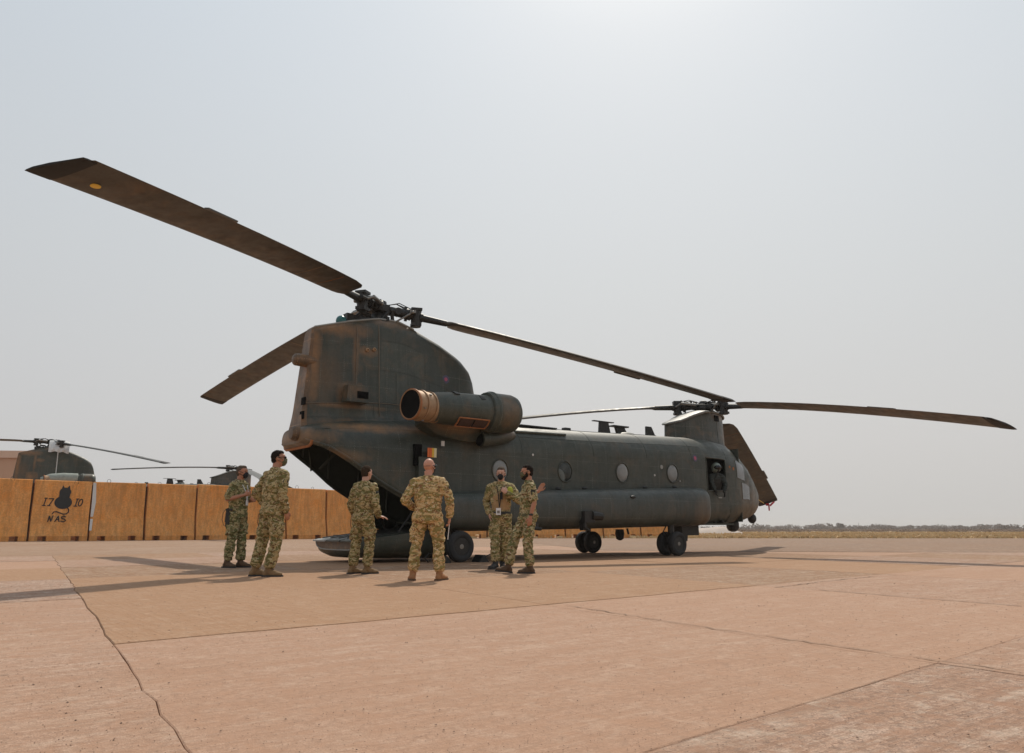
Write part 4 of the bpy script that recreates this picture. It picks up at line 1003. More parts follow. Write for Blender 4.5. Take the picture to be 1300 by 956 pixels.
# ------------------------------------------------------------------ ground
def sheet(name, pts, z, mat, kind='structure', n=1):
    mb = MB(); mb.add([(p.x, p.y, z) for p in pts], [tuple(range(len(pts)))]); o = mb.build(name, mat, None, 0, False); o['kind'] = kind; return o
def ground_mat(name, a, b, c, scale=1.0, streak=12, bump=.6, tone=True):
    t = NT(name); n1 = t.noise(.35*scale, 8, .62, dist=.4); n2 = t.noise(2.6*scale, 7, .66); n3 = t.noise(24*scale, 5, .7); n4 = t.noise(140, 3, .6)
    col = t.mix(t.ramp(n1, ((.35, 0), (.66, 1))), a, b)
    col = t.mix(t.ramp(n2, ((.42, 0), (.68, .85))), col, c)
    big = t.noise(.16, 6, .6, t.map((1, 1.8, 1), (5, 3, 0)), .6); col = t.mix(t.ramp(big, ((.45, 0), (.62, .55))), col, (b[0]*.92, b[1]*.80, b[2]*.66))
    br = t.noise(1.0, 7, .72, t.map((.55, 4.5, 1), rot=(0, 0, R(-3))), .35)
    col = t.mix(t.ramp(br, ((.45, .0), (.58, .6))), col, (b[0]*.80, b[1]*.70, b[2]*.62))
    br2 = t.noise(1.0, 7, .75, t.map((3.5, .5, 1), rot=(0, 0, R(14))), .3)
    col = t.mix(t.ramp(br2, ((.5, .0), (.72, .4))), col, tuple(min(1, k*1.22) for k in a))
    col = t.mix(t.ramp(n3, ((.38, .8), (.54, 0))), col, tuple(k*.42 for k in b))
    col = t.mix(t.ramp(n4, ((.40, .7), (.55, 0))), col, tuple(k*.42 for k in b))
    n6 = t.noise(11, 4, .7, dist=.8); col = t.mix(t.ramp(n6, ((.30, .7), (.40, 0))), col, tuple(k*.40 for k in b))
    oil = t.noise(.8, 5, .6, t.map((1, 1, 1), (9, 4, 0))); col = t.mix(t.ramp(oil, ((.66, 0), (.72, .45))), col, tuple(k*.45 for k in b))
    sp = t.n.new('ShaderNodeTexVoronoi'); sp.inputs['Scale'].default_value = 38; t.link(t.co, sp.inputs['Vector'])
    col = t.mix(t.ramp(sp.outputs['Distance'], ((.05, .55), (.11, 0))), col, tuple(k*.5 for k in b))
    wv = t.noise(1.0, 3, .6, t.map((24, 1.1, 1) if streak > 20 else (1.2, 42, 1)), .25)
    col = t.mix(t.ramp(wv, ((.44, .75 if streak > 20 else .5), (.52, 0))), col, (b[0]*.62, b[1]*.55, b[2]*.48))
    pale = t.noise(1.0, 6, .7, t.map((.8, 5, 1), (4, 2, 0), rot=(0, 0, R(4))), .5); col = t.mix(t.ramp(pale, ((.52, 0), (.68, .35))), col, (.58, .45, .34))
    n5 = t.noise(6.5, 5, .75, dist=.4); col = t.mix(t.ramp(n5, ((.36, .75), (.50, 0))), col, (b[0]*.74, b[1]*.64, b[2]*.56)); col = t.mix(t.ramp(n5, ((.54, 0), (.68, .4))), col, (.64, .52, .41))
    if tone:
        oi = t.n.new('ShaderNodeObjectInfo'); col = t.mix(t.math('MULTIPLY', t.ramp(oi.outputs['Random'], ((.25, 0), (.75, 1))), .62), col, (b[0]*.95, b[1]*.88, b[2]*.80))
    t.col(col).rough(.92); t.b.inputs['Specular IOR Level'].default_value = .25
    h = t.math('ADD', t.math('MULTIPLY', n2, .5), t.math('ADD', t.math('MULTIPLY', n3, .35), t.math('MULTIPLY', n4, .22)))
    h = t.math('ADD', h, t.math('MULTIPLY', br, .5)); h = t.math('ADD', h, t.math('MULTIPLY', wv, .35))
    t.bump(h, bump, .04); return t.m
G_slab = ground_mat('dusty_concrete', (.60, .43, .335), (.47, .30, .21), (.62, .49, .40)); G_slab2 = ground_mat('orange_dust_concrete', (.52, .35, .235), (.42, .26, .16), (.54, .40, .29), streak=90)
G_apron = ground_mat('far_dusty_concrete', (.52, .37, .265), (.41, .26, .165), (.52, .40, .31), tone=False)
G_joint = plain('joint_dirt', (.24, .155, .10), .95, 0, .3, 6, .4)
G_asph = ground_mat('dusty_asphalt', (.27, .20, .15), (.38, .25, .17), (.22, .17, .135), .4, tone=False)
G_sand = ground_mat('sandy_soil', (.40, .25, .13), (.33, .18, .09), (.42, .29, .16), .3, tone=False)
G_dry = ground_mat('dry_grass_soil', (.58, .41, .22), (.50, .32, .16), (.60, .44, .25), .25, tone=False)
gr_ = MB(); K = 48; V = [(0, 0, -.12)]; F = []
for r_ in (200, 6000):
    for k in range(K): V.append((r_*math.cos(2*math.pi*k/K), r_*math.sin(2*math.pi*k/K), -.12))
for k in range(K): F.append((0, 1+k, 1+(k+1) % K)); F.append((1+k, 1+K+k, 1+K+(k+1) % K, 1+(k+1) % K))
gr_.add(V, F); tag(gr_.build('ground', G_sand, None, 0, False), kind='structure')
GA = R(4.5); GO = Vector((-7.15, -10.2, 0)); GP = 3.75
ga, gb = Vector((math.cos(GA), math.sin(GA), 0)), Vector((math.cos(R(83)), math.sin(R(83)), 0))
def gp(a, b, z=0): p = GO+ga*a+gb*b; return (p.x, p.y, z)
I0, I1, J0, J1 = -4, 10, -2, 5
A0, A1, B0, B1 = I0*GP, I1*GP, J0*GP, J1*GP
ap = MB()
FAR = [(-95, -30), (150, -30), (150, 58)]
ap.add([gp(A0, B0, -.03), gp(A1, B0, -.03), gp(A1, B1, -.03), gp(A0, B1, -.03)], [(0, 1, 2, 3)])
bed = ap.build('apron', G_joint, None, 0, False); tag(bed, kind='structure')
fr = MB(); W_ = 70
fr.add([gp(A0, B0), gp(A1, B0), gp(A1, B1), gp(A0, B1), gp(A0-W_, B0-20), gp(A1+110, B0-20), gp(A1+110, B1), gp(A1+25, B1+34), gp(A0-W_, B1+34), gp(A0-W_, B1)],
       [(4, 5, 1, 0), (5, 6, 2, 1), (2, 6, 7), (3, 2, 7, 8, 9), (4, 0, 3, 9)])
fa_ = fr.build('outer_pavement', G_apron, bed, 0, False)
rnd = random.Random(5)
for i in range(I0, I1):
    for j in range(J0, J1):
        a0, a1, b0, b1 = i*GP, (i+1)*GP, j*GP, (j+1)*GP; pts = []
        def jag(a, b): return .03*noise.noise(Vector((a*.9, b*.9, 0)))+.022*noise.noise(Vector((a*4, b*4, 3)))
        N_ = 14
        g = .002; wd = lambda q, c: .002+max(0, noise.noise(Vector((q*2.3, c*3.1, 7)))-.05)*.007
        for k in range(N_): a = lerp(a0+g, a1-g, k/N_); pts.append((a, b0+wd(a, b0)+jag(a, b0)))
        for k in range(N_): b = lerp(b0+g, b1-g, k/N_); pts.append((a1-wd(b, a1+50)+jag(b, a1+50), b))
        for k in range(N_): a = lerp(a1-g, a0+g, k/N_); pts.append((a, b1-wd(a, b1)+jag(a, b1)))
        for k in range(N_): b = lerp(b1-g, b0+g, k/N_); pts.append((a0+wd(b, a0+50)+jag(b, a0+50), b))
        cx, cy = (a0+a1)/2, (b0+b1)/2; dz = rnd.uniform(-.003, .003)
        n_ = len(pts); V = []
        for (sc_, z) in ((1, -.03), (1, -.005), (.997, dz)):
            for (a, b) in pts: V.append(gp(cx+(a-cx)*sc_, cy+(b-cy)*sc_, z))
        F = [tuple(2*n_+k for k in range(n_))]+[(r_*n_+k, r_*n_+(k+1) % n_, (r_+1)*n_+(k+1) % n_, (r_+1)*n_+k) for r_ in (0, 1) for k in range(n_)]
        m = MB(); m.add(V, F); m.build('concrete_slab', G_slab2 if (j in (0, 1, 2) and 0 <= i <= 3) or (i*7+j*13) % 11 in (2, 5, 8) and j >= 0 else G_slab, bed, 0)
V = []; F = []; rg = random.Random(21)
for k in range(10000):
    D = 2.2+9*rg.random()**1.6; X = rg.uniform(-.72, .72)*D; p = at(X, D); s_ = rg.uniform(.0013, .0034)*(1+(rg.random() < .04)*.9)*(.6+D/9); n = len(V)
    for q in ((1, 0, 0), (0, 1, 0), (-1, 0, 0), (0, -1, 0), (0, 0, .7)): V.append((p.x+q[0]*s_*rg.uniform(.6, 1.3), p.y+q[1]*s_*rg.uniform(.6, 1.3), .003+q[2]*s_))
    F += [(n, n+1, n+4), (n+1, n+2, n+4), (n+2, n+3, n+4), (n+3, n, n+4)]
m = MB(); m.v = V; m.f = F; tag(m.build('grit', plain('dark_grit', (.20, .125, .08), .9, 0, .7, 3, 0), None, 0, False), 'dark grit and tiny stones strewn over the concrete', 'grit', kind='stuff')
# thin surface cracks wandering over the slabs
def crack(name, pts, w, seed):
    rn = random.Random(seed); P_ = [Vector((x, y, 0)) for x, y in pts]; Q = []
    for p, q in zip(P_, P_[1:]):
        L = (q-p).length; n = max(2, int(L/.09))
        for k in range(n): Q.append(lerp(p, q, k/n)+Vector((rn.uniform(-.022, .022), rn.uniform(-.022, .022), 0)))
    V = []; F = []
    for k, p in enumerate(Q):
        d = (Q[min(k+1, len(Q)-1)]-Q[max(k-1, 0)]).normalized(); s_ = Vector((-d.y, d.x, 0)); ww = w*rn.uniform(.25, 1.3)
        V += [(p+s_*ww).to_tuple()[:2]+(.0042,), (p-s_*ww).to_tuple()[:2]+(.0042,)]
        if k: n = 2*k; F.append((n-2, n-1, n+1, n))
    m = MB(); m.add(V, F); return m.build(name, G_joint, bed, 0, False)
for k, (pts, w) in enumerate(((((-8.6, -11.2), (-8.1, -11.0), (-7.7, -11.05)), .006),
                              (((-3.3, -10.1), (-3.62, -12.0), (-3.85, -14.1)), .008), (((.27, -10.5), (-.07, -12.8)), .011), (((.2, -9.96), (1.8, -9.7), (3.5, -9.55)), .012), (((4.4, -7.4), (3.9, -9.7)), .009))):
    crack('crack', pts, w, k)
tag(sheet('taxiway', [at(3, 26), at(40, 19), at(150, 14), at(150, 60), at(-2, 60)], .004, G_asph), kind='structure')
tag(sheet('dry_grass_strip', [at(-20, 62), at(180, 60), at(330, 240), at(-60, 240)], -.03, G_dry), kind='structure')
# dry grass tufts and scrub, uncountable
V = []; F = []; rnd = random.Random(3)
for k in range(9000):
    D = 60+110*rnd.random()**1.6; X = rnd.uniform(.15*D, .78*D) if rnd.random() < .9 else rnd.uniform(-10, 10)
    p = at(X, D, -.02); h = rnd.uniform(.05, .24); n = len(V); a = rnd.uniform(0, 6.28); w = rnd.uniform(.05, .3)
    c, s_ = math.cos(a)*w, math.sin(a)*w
    V += [(p.x-c, p.y-s_, p.z), (p.x+c, p.y+s_, p.z), (p.x+c*1.3, p.y+s_*.7, p.z+h*rnd.uniform(.5, 1)), (p.x, p.y, p.z+h), (p.x-c*1.3, p.y-s_*.6, p.z+h*rnd.uniform(.4, 1))]; F.append((n, n+1, n+2, n+3, n+4))
m = MB(); m.v = V; m.f = F; G_tuft = plain('straw', (.62, .44, .22), .9, 0, .35, .4, 0)
tag(m.build('dry_grass', G_tuft, None, 0, False), 'low yellow dry grass along the edge of the taxiway', 'grass', kind='stuff')
F_leaf = plain('scrub_leaf', (.20, .13, .08), .9, 0, .45, .15, 0); F_leaf2 = plain('far_tree_leaf', (.12, .085, .06), .9, 0, .5, .2, 0); F_bark = plain('grey_bark', (.12, .09, .065), .9)
def clump(V, F, p, rx, rz, n, leaf, rnd):
    for k in range(n):
        u = Vector((rnd.gauss(0, 1), rnd.gauss(0, 1), rnd.gauss(0, 1))).normalized()*rnd.uniform(.35, 1)**.5
        q = Vector((p[0]+u.x*rx, p[1]+u.y*rx, p[2]+u.z*rz)); a = Vector((rnd.uniform(-1, 1), rnd.uniform(-1, 1), rnd.uniform(-1, 1))).normalized()*leaf; b_ = a.orthogonal().normalized()*leaf*rnd.uniform(.5, 1)
        i = len(V); V += [tuple(q-a), tuple(q+b_), tuple(q+a), tuple(q-b_)]; F.append((i, i+1, i+2, i+3))
V = []; F = []; rnd = random.Random(11)
for k in range(1500):
    D = rnd.uniform(160, 420); X = rnd.uniform(.22*D, .74*D); p = at(X, D); h = rnd.uniform(.25, .8)*(.5+D/700)
    clump(V, F, (p.x, p.y, h*.4), h*rnd.uniform(1, 2.4), h*.6, 16, h*.34, rnd)
m = MB(); m.v = V; m.f = F; tag(m.build('scrub', F_leaf, None, 0, False), 'belt of low dusty scrub beyond the dry grass', 'scrub', kind='stuff')
V = []; F = []
for k in range(520):
    D = rnd.uniform(430, 760); X = rnd.uniform(.24*D, .74*D); p = at(X, D); h = rnd.uniform(.9, 2.3)*(.75+1.0*max(0, noise.noise(Vector((X*.011, D*.01, 4)))+.15))*(1 if noise.noise(Vector((X*.02, 0, 1))) < 0.05 else 1.45)
    for q in range(3): clump(V, F, (p.x+rnd.uniform(-2, 2), p.y+rnd.uniform(-2, 2), h*rnd.uniform(.45, .8)), h*rnd.uniform(.6, 1.2), h*.4, 22, h*.2, rnd)
m = MB(); m.v = V; m.f = F; tag(m.build('far_wood', F_leaf2, None, 0, False), 'hazy line of far trees on the horizon', 'trees', kind='stuff')
t_ = empty('tree', at(213, 515)); tag(t_, 'tall lone tree standing out of the far tree line', 'tree')
m = MB(); m.tube([(0, 0, 0), (.2, 0, 1.6), (.1, .1, 3)], [.35, .25, .15], 8); m.tube([(.15, 0, 1.4), (1.1, .3, 3)], [.16, .07], 6); m.tube([(.15, 0, 1.5), (-.9, -.2, 3.1)], [.16, .07], 6); m.build('trunk', F_bark, t_)
V = []; F = []
for k in range(16): clump(V, F, (rnd.uniform(-1.7, 1.7), rnd.uniform(-1.7, 1.7), rnd.uniform(2.0, 4.2)), 1.0, .75, 40, .32, rnd)
m = MB(); m.v = V; m.f = F; m.build('crown', F_leaf2, t_, 0, False)
t_ = empty('mast_pole', at(232, 530)); tag(t_, 'thin pole mast right of the lone tree', 'pole')
m = MB(); m.tube([(0, 0, 0), (0, 0, 4.8)], [.14, .08], 8); m.build('pole', F_bark, t_); m = MB(); m.box((0, 0, 4.7), (.7, .1, .1)); m.build('crossarm', F_bark, t_)
# ------------------------------------------------------------------ helicopters
HL = build_helicopter('transport_helicopter', True)
tag(HL, 'large grey-green twin-rotor helicopter parked on the apron, tail ramp lowered', 'helicopter')
rotor(HL, (0, 0, 5.71), [R(a) for a in (214.8, 95.2, 337.5)], -.07, 1.18, -1, (R(-3), R(-8)), M_blade)
rotor(HL, (11.86, 0, 4.50), [R(a) for a in (263.6, 23.6, 143.6)], -.130, 1.72, 1, (R(-8), R(-14)), M_blade)
# tie-down strap and streamer from the forward rotor's drooped blade to the nose
az = R(23.6); tip = Vector((11.86+8.95*math.cos(az), 8.95*math.sin(az), 4.5-1.66-.130*math.cos(az)*8.95-.05))
b = MB(); b.tube([tip, tip+Vector((-1.5, -.9, .02)), Vector((14.1, .1, 1.85))], .012, 6); sp_ = b.build('tie_down_strap', M_yellow, HL)
b = MB(); q = tip+Vector((.1, -.1, -.05)); b.box(q+Vector((.16, -.12, .04)), (.36, .03, .07), Matrix.Rotation(-.5, 3, 'Y')); b.box(q+Vector((.02, -.05, -.12)), (.06, .03, .26)); b.box(q, (.10, .1, .10)); b.build('streamer', M_red, sp_)
E2 = build_helicopter('transport_helicopter', False)
tag(E2, 'dark green twin-rotor helicopter parked behind the concrete barriers, white cloth over its rear rotor hub', 'helicopter')
pa, pf = at(-29.8, 50), at(-19.4, 56); hz = math.atan2(pf.y-pa.y, pf.x-pa.x)
E2.location = (pa.x, pa.y, .38); E2.rotation_euler = (0, 0, hz)
rotor(E2, (0, 0, 5.73), [R(a)-hz for a in (-55, 65, 185)], -.07, 1.1, -1, (R(-2), R(-5)), M_blade2)
rotor(E2, (11.86, 0, 4.50), [R(a)-hz for a in (142, 22, -98)], -.158, 1.3, 1, (R(-2), R(-5)), M_blade2)
V = []; F = []; N_ = 14
for i in range(N_+1):
    for j in range(9):
        s_ = j/8; x = lerp(-.1, 1.05, i/N_); zt_ = 5.9-.16*(x-.3)**2
        yy = (-.25-.5*min(1, s_*1.2)) ; z = zt_-(s_**1.3)*(.80+.03*math.sin(i*1.1)); yy += .05*math.sin(i*1.7+j)*s_
        V.append((x, yy if j else -.1, z))
for i in range(N_):
    for j in range(8): F.append((i*9+j, (i+1)*9+j, (i+1)*9+j+1, i*9+j+1))
b = MB(); b.add(V, F); b.build('hub_cover', M_white, E2); b = MB(); b.tube([(.45, -.72, 5.1), (.5, -.75, 3.2)], .03, 6); b.build('cover_rope', M_white, E2)
b = MB(); b.tube([(-.3, -1.68, 3.3), (.2, -1.68, 3.32), (.9, -1.68, 3.33), (1.7, -1.68, 3.3), (1.75, -1.68, 3.3)], [.12, .33, .40, .42, .3], 16); b.build('engine_cover', plain('grey_tarpaulin', (.30, .33, .29), .8, 0, .4, 6, .8), E2)
pad = MB(); pad.box(((pa.x+pf.x)/2, (pa.y+pf.y)/2+5.4, .12), (34, 14, .52)); tag(pad.build('parking_pad', G_apron), kind='structure')
# wheel chock and flex hose at the rear wheel
ck = empty('wheel_chock', (1.75, -1.7, 0)); tag(ck, 'dark wedge chock in front of the near rear wheel', 'chock', 'chocks at the near rear wheel')
b = MB(); b.prism([(-.12, 0), (.14, 0), (.03, .15), (-.02, .15)], .3, Matrix.Translation((0, .15, 0)) @ Matrix.Rotation(R(90), 4, 'X')); b.build('block', M_dark, ck); b = MB(); b.tube([(.05, -.16, .12), (.22, -.2, .2), (.3, -.2, .1), (.22, -.2, .01)], .012, 6); b.build('handle', M_dark, ck)
ck = empty('wheel_chock', (.78, -1.72, 0), R(180)); tag(ck, 'dark wedge chock behind the near rear wheel', 'chock', 'chocks at the near rear wheel')
b = MB(); b.prism([(-.12, 0), (.14, 0), (.03, .15), (-.02, .15)], .3, Matrix.Translation((0, .15, 0)) @ Matrix.Rotation(R(90), 4, 'X')); b.build('block', M_dark, ck); b = MB(); b.tube([(.05, -.16, .12), (.22, -.2, .2), (.3, -.2, .1), (.22, -.2, .01)], .012, 6); b.build('handle', M_dark, ck)
# ------------------------------------------------------------------ concrete barriers
t = NT('ochre_concrete'); oi_ = t.n.new('ShaderNodeObjectInfo'); ad_ = t.n.new('ShaderNodeVectorMath'); ad_.operation = 'ADD'; t.link(t.co, ad_.inputs[0]); sc2 = t.math('MULTIPLY', oi_.outputs['Random'], 60); t.link(sc2, ad_.inputs[1]); t.co = ad_.outputs[0]; n1 = t.noise(1.1, 7, .65, dist=.6); st = t.noise(1, 6, .65, t.map((5, 5, .6)))
c = t.mix(t.ramp(n1, ((.35, 0), (.7, 1))), (.82, .31, .06), (.88, .43, .14)); c = t.mix(t.ramp(st, ((.40, .45), (.58, 0))), c, (.38, .17, .05)); c = t.mix(t.ramp(t.noise(2.3, 6, .7), ((.55, 0), (.75, .5))), c, (.72, .42, .19))
oi = t.n.new('ShaderNodeObjectInfo'); c = t.mix(t.math('MULTIPLY', oi.outputs['Random'], .25), c, (.50, .22, .06)); c = t.mix(t.ramp(t.noise(12, 5, .7), ((.35, .35), (.6, 0))), c, (.22, .11, .04))
t.col(c).rough(.9).bump(t.math('ADD', t.noise(4, 6, .7), t.math('MULTIPLY', t.noise(40, 4), .3)), .4, .03); B_mat = t.m
B_black = plain('black_mural_paint', (.02, .02, .02), .75, 0, .4, 10, .2)
BH, BL = 3.5, 2.98
PROF = [(.62, 0), (.62, .28), (.585, .34), (.36, 1.30), (.325, 1.40), (.16, 3.46), (.12, 3.5)]
def barrier_mesh():
    m = MB(); h = BL/2
    full = [p for p in PROF if p[1] >= .28]; full = [(.62, .28)]+full[1:]
    ring = [(-y, z) for y, z in full]+[(y, z) for y, z in full[::-1]]
    V = [(sx*h, y, z) for sx in (-1, 1) for y, z in ring]; n = len(ring)
    m.add(V, [(k, (k+1) % n, n+(k+1) % n, n+k) for k in range(n)]+[tuple(range(n)), tuple(range(n, 2*n))])
    for a, b_ in ((-h, -h+.42), (-h+.86, h-.86), (h-.42, h)): m.box(((a+b_)/2, 0, .14), (b_-a, 1.235, .277))
    me = m.mesh('barrier_body', B_mat, 30); return me
bm_ = barrier_mesh(); lm_ = MB()
lm_.tube([(-.09, 0, 3.48), (-.10, 0, 3.62), (-.05, 0, 3.70), (.05, 0, 3.70), (.10, 0, 3.62), (.09, 0, 3.48)], .012, 6); lme = lm_.mesh('lifting_loop', M_dark)
jm = MB(); jm.box((0, 0, 1.65), (.14, .06, 3.3)); jm.box((0, 0, .5), (.14, .6, .9), None, .7); jme = jm.mesh('joint_shade_strip', plain('painted_joint_shade', (.07, .035, .015), .95), 0)  # dark brown strip paints the shade in the gap between two barriers
p = at(-26.6, 45.65)+Vector((0, 0, 0)); base = at(-27.4, 45); d1 = at(2.35, 2.02)-at(0, 0); d2 = at(3.02, .5)-at(0, 0)
cur = base-d1*1.0
ks = [d1]*8+[d2]*8
names = {0: 'ochre concrete barrier at the left frame edge, left of the cat painting', 1: 'ochre concrete barrier painted with a black cat and the numbers 17 10', 2: 'ochre concrete barrier with a white strip, directly right of the cat barrier',
         3: 'ochre concrete barrier two places right of the painted cat', 4: 'ochre concrete barrier directly behind the soldier holding his hands up', 5: 'ochre concrete barrier partly hidden by the two leftmost soldiers',
         6: 'ochre concrete barrier just right of the second soldier, left of the lowered ramp', 7: 'ochre concrete barrier seen behind the soldier at the ramp tip, under the open tail'}
BGRP = 'ochre concrete barriers in a row'
for k, d in enumerate(ks):
    c_ = cur+d/2; az = math.atan2(d.y, d.x); o = empty('concrete_barrier', c_, az)
    bk_ = Vector((-math.sin(az), math.cos(az), 0))*.62; o.location = c_+bk_; o.scale = (d.length/3.1, 1, 1+rnd.uniform(-.012, .012)); o.rotation_euler = (rnd.uniform(-.006, .006), rnd.uniform(-.006, .006), az+rnd.uniform(-.012, .012))
    b_ = bpy.data.objects.new('barrier_body', bm_); link(b_, o)
    jf = bpy.data.objects.new('joint_shade_strip', jme); link(jf, o); jf.location = (1.55, 0, 0)
    for x in (-.75, .75):
        l_ = bpy.data.objects.new('lifting_loop', lme); link(l_, o); l_.location = (x+rnd.uniform(-.1, .1), 0, rnd.uniform(-.06, .0)); l_.rotation_euler = (rnd.uniform(-.3, .3), 0, rnd.uniform(-.5, .5))
    tag(o, names.get(k, 'ochre barrier low behind the helicopter belly, %s of that stretch from the left' % ['first', 'second', 'third', 'fourth', 'fifth', 'sixth', 'seventh', 'eighth'][max(0, k-8)]), 'barrier', BGRP)
    if k == 1: CAT = o
    if k == 2: STRIP = o
    cur = cur+d
# mural: face plane of the upper slope, x along the wall, s up the wall
ang = math.atan2(.325-.16, 3.46-1.40)
FM = Matrix.Translation((0, -.325-.012, 1.40)) @ Matrix.Rotation(R(90)-ang, 4, 'X')
def face2(x, z): return (x, (z-1.40)/math.cos(ang))
def flat(polys, name, th=.012, mat=B_black):
    m = MB()
    for po in polys: m.prism([face2(x, z) for x, z in po], th, FM)
    return m.build(name, mat, CAT, 0)
def stroke(pts, w):
    out = []
    for (x0, z0_), (x1, z1) in zip(pts, pts[1:]):
        d = Vector((x1-x0, z1-z0_)); L = d.length
        if L < 1e-6: continue
        d /= L; n = Vector((-d.y, d.x))*w/2; e_ = d*w*.3
        out.append([(x0-e_.x-n.x, z0_-e_.y-n.y), (x1+e_.x-n.x, z1+e_.y-n.y), (x1+e_.x+n.x, z1+e_.y+n.y), (x0-e_.x+n.x, z0_-e_.y+n.y)])
    return out
el_ = lambda cx, cz, rx, rz, n=28: [(cx+rx*math.cos(2*math.pi*k/n), cz+rz*math.sin(2*math.pi*k/n)) for k in range(n)]
flat([el_(.05, 2.22, .46, .38)], 'painted_cat', .010); flat([el_(.10, 2.82, .31, .27)], 'painted_cat', .013)
flat([[(-.13, 2.92), (-.05, 3.22), (.05, 3.04)], [(.15, 3.04), (.30, 3.22), (.36, 2.90)], [(-.2, 2.5), (.35, 2.5), (.38, 2.75), (-.2, 2.75)]], 'painted_cat', .016)
tl = [(.30, 1.92), (.38, 1.80), (.38, 1.66), (.28, 1.56), (.12, 1.54), (-.08, 1.62), (-.25, 1.68), (-.38, 1.66), (-.45, 1.54)]
flat(stroke(tl, .06), 'painted_tail', .012)
w = .055; it = .08
def ital(pts): return [(x+it*(z-2.1)/.4, z) for x, z in pts]
for L in ([ital([(-.92, 2.02), (-.92, 2.44)]), ital([(-.99, 2.02), (-.84, 2.02)]), ital([(-.99, 2.44), (-.86, 2.44)])],
          [ital([(-.76, 2.42), (-.52, 2.42), (-.66, 2.02)]), ital([(-.72, 2.02), (-.6, 2.02)])],
          [ital([(.72, 2.02), (.72, 2.44)]), ital([(.65, 2.02), (.80, 2.02)]), ital([(.66, 2.44), (.80, 2.44)])],
          [ital([(.94+.10*math.cos(a), 2.23+.20*math.sin(a)) for a in np.linspace(0, 2*math.pi, 13)])]):
    for q_, s_ in enumerate(L): flat(stroke(s_, w), 'painted_number', .010+.0015*q_)
B0_ = 1.40
for L in ([[(-.64, 1.10), (-.58, 1.42)], [(-.58, 1.42), (-.48, 1.12)], [(-.48, 1.12), (-.40, 1.44)]], [[(-.28, 1.10), (-.12, 1.42), (-.06, 1.10)], [(-.22, 1.22), (-.08, 1.22)]],
          [[(.26, 1.38), (.16, 1.43), (.05, 1.38), (.07, 1.29), (.22, 1.25), (.27, 1.16), (.16, 1.09), (.02, 1.14)]]):
    for q_, s_ in enumerate(L): flat(stroke(s_, .05), 'painted_letter', .070+.0015*q_)
m = MB(); m.prism([face2(x, z) for x, z in [(-1.50, 1.42), (-1.36, 1.42), (-1.28, 2.3), (-1.36, 3.44), (-1.52, 3.44), (-1.50, 2.4)]], .012, FM)
m.add([(-1.50, -.372, 1.28), (-1.36, -.372, 1.28), (-1.40, -.53, .6), (-1.52, -.53, .6)], [(0, 1, 2, 3)]); m.build('white_strip', M_white, STRIP, 0)
# ------------------------------------------------------------------ far hangar and white mound
hg = empty('hangar', at(-75, 98)); hg.rotation_euler = (0, 0, YAW-R(90)+R(6)); tag(hg, 'pale peach flat-roofed building behind the barriers at the left edge', 'building')
W_p = plain('peach_render', (.56, .34, .22), .85, 0, .08, .5, .1); W_q = plain('pale_peach_render', (.66, .46, .34), .85, 0, .08, .5, .1)
m = MB(); m.box((0, 6, 4.75), (28, 12, 9.5)); m.build('wall', W_p, hg); m = MB(); m.box((0, 6, 9.95), (28.6, 12.6, .9)); m.build('roof', W_q, hg)
for x in (-9, -3, 3, 9): m = MB(); m.box((x, -.03, 4), (3, .1, 4)); m.build('door', M_steel, hg)
V = []; F = []; NX, NY = 30, 8
for i in range(NX+1):
    for j in range(NY+1):
        x, y = lerp(-8, 2.2, i/NX), lerp(-4, 4, j/NY); e_ = max(0, 1-(x/2.2 if x > 0 else x/8)**2)*max(0, 1-(y/4)**2)
        V.append((x, y, -.05+1.15*e_**.7*(.85+.3*noise.noise(Vector((x*.4, y*.4, 2))))))
for i in range(NX):
    for j in range(NY): F.append((i*(NY+1)+j, (i+1)*(NY+1)+j, (i+1)*(NY+1)+j+1, i*(NY+1)+j+1))
m = MB(); m.add(V, F); mo = m.build('sand_heap', plain('pale_sand', (.46, .38, .32), .9, 0, .2, 1, .4)); mo.location = at(33.5, 125); mo.rotation_euler = (0, 0, YAW-R(90)); tag(mo, 'pale sand heap beyond the nose of the helicopter', 'heap')
# ------------------------------------------------------------------ the people standing behind the ramp
def patch_on(root, c, d, mat, name, rot=None):
    b = MB(); b.box(c, d, rot); return b.build(name, mat, root, 0)
def ex1(root, T, hd, hr, hipc, shc, neck, body):
    belt(root, hipc, 1, .03); holster(root, hipc+V3(.19, -.06, -.05))
    b = MB(); b.tube([shc+V3(-.08, .10, .02), shc+V3(-.03, .165, -.12), shc+V3(.02, .18, -.26)], .007, 6); b.tube([shc+V3(.07, .10, .02), shc+V3(.04, .165, -.12), shc+V3(.02, .18, -.26)], .007, 6); ln = b.build('neck_lanyard', F_card, root)
    b = MB(); b.box(shc+V3(.02, .185, -.30), (.06, .012, .09)); b.build('badge', F_card, ln)
person('soldier with brown hair and black mask standing furthest left, forearms raised before his chest', (-3.27, -.92), R(-52), 1.86,
       dict(elR=(.28, -.05, 1.18), wrR=(.15, .20, 1.26), hdR=(-.6, .6, .3), pnR=(-.2, -1, 0), elL=(-.27, .0, 1.17), wrL=(-.09, .26, 1.17), hdL=(.8, .35, .2), pnL=(.2, -1, 0), sleeves='rolled', cuffR=0, cuffL=0, head=-.05,
            ankR=(.09, -.08, .09), ankL=(-.08, .08, .09), kneeR=(.10, -.01, .5), kneeL=(-.09, .06, .5), footR=-.2, footL=.05, curl=.9, bulk=1.06),
       S_a, C_uk, K_brown, H_grey, F_black, extras=ex1, seed=1)
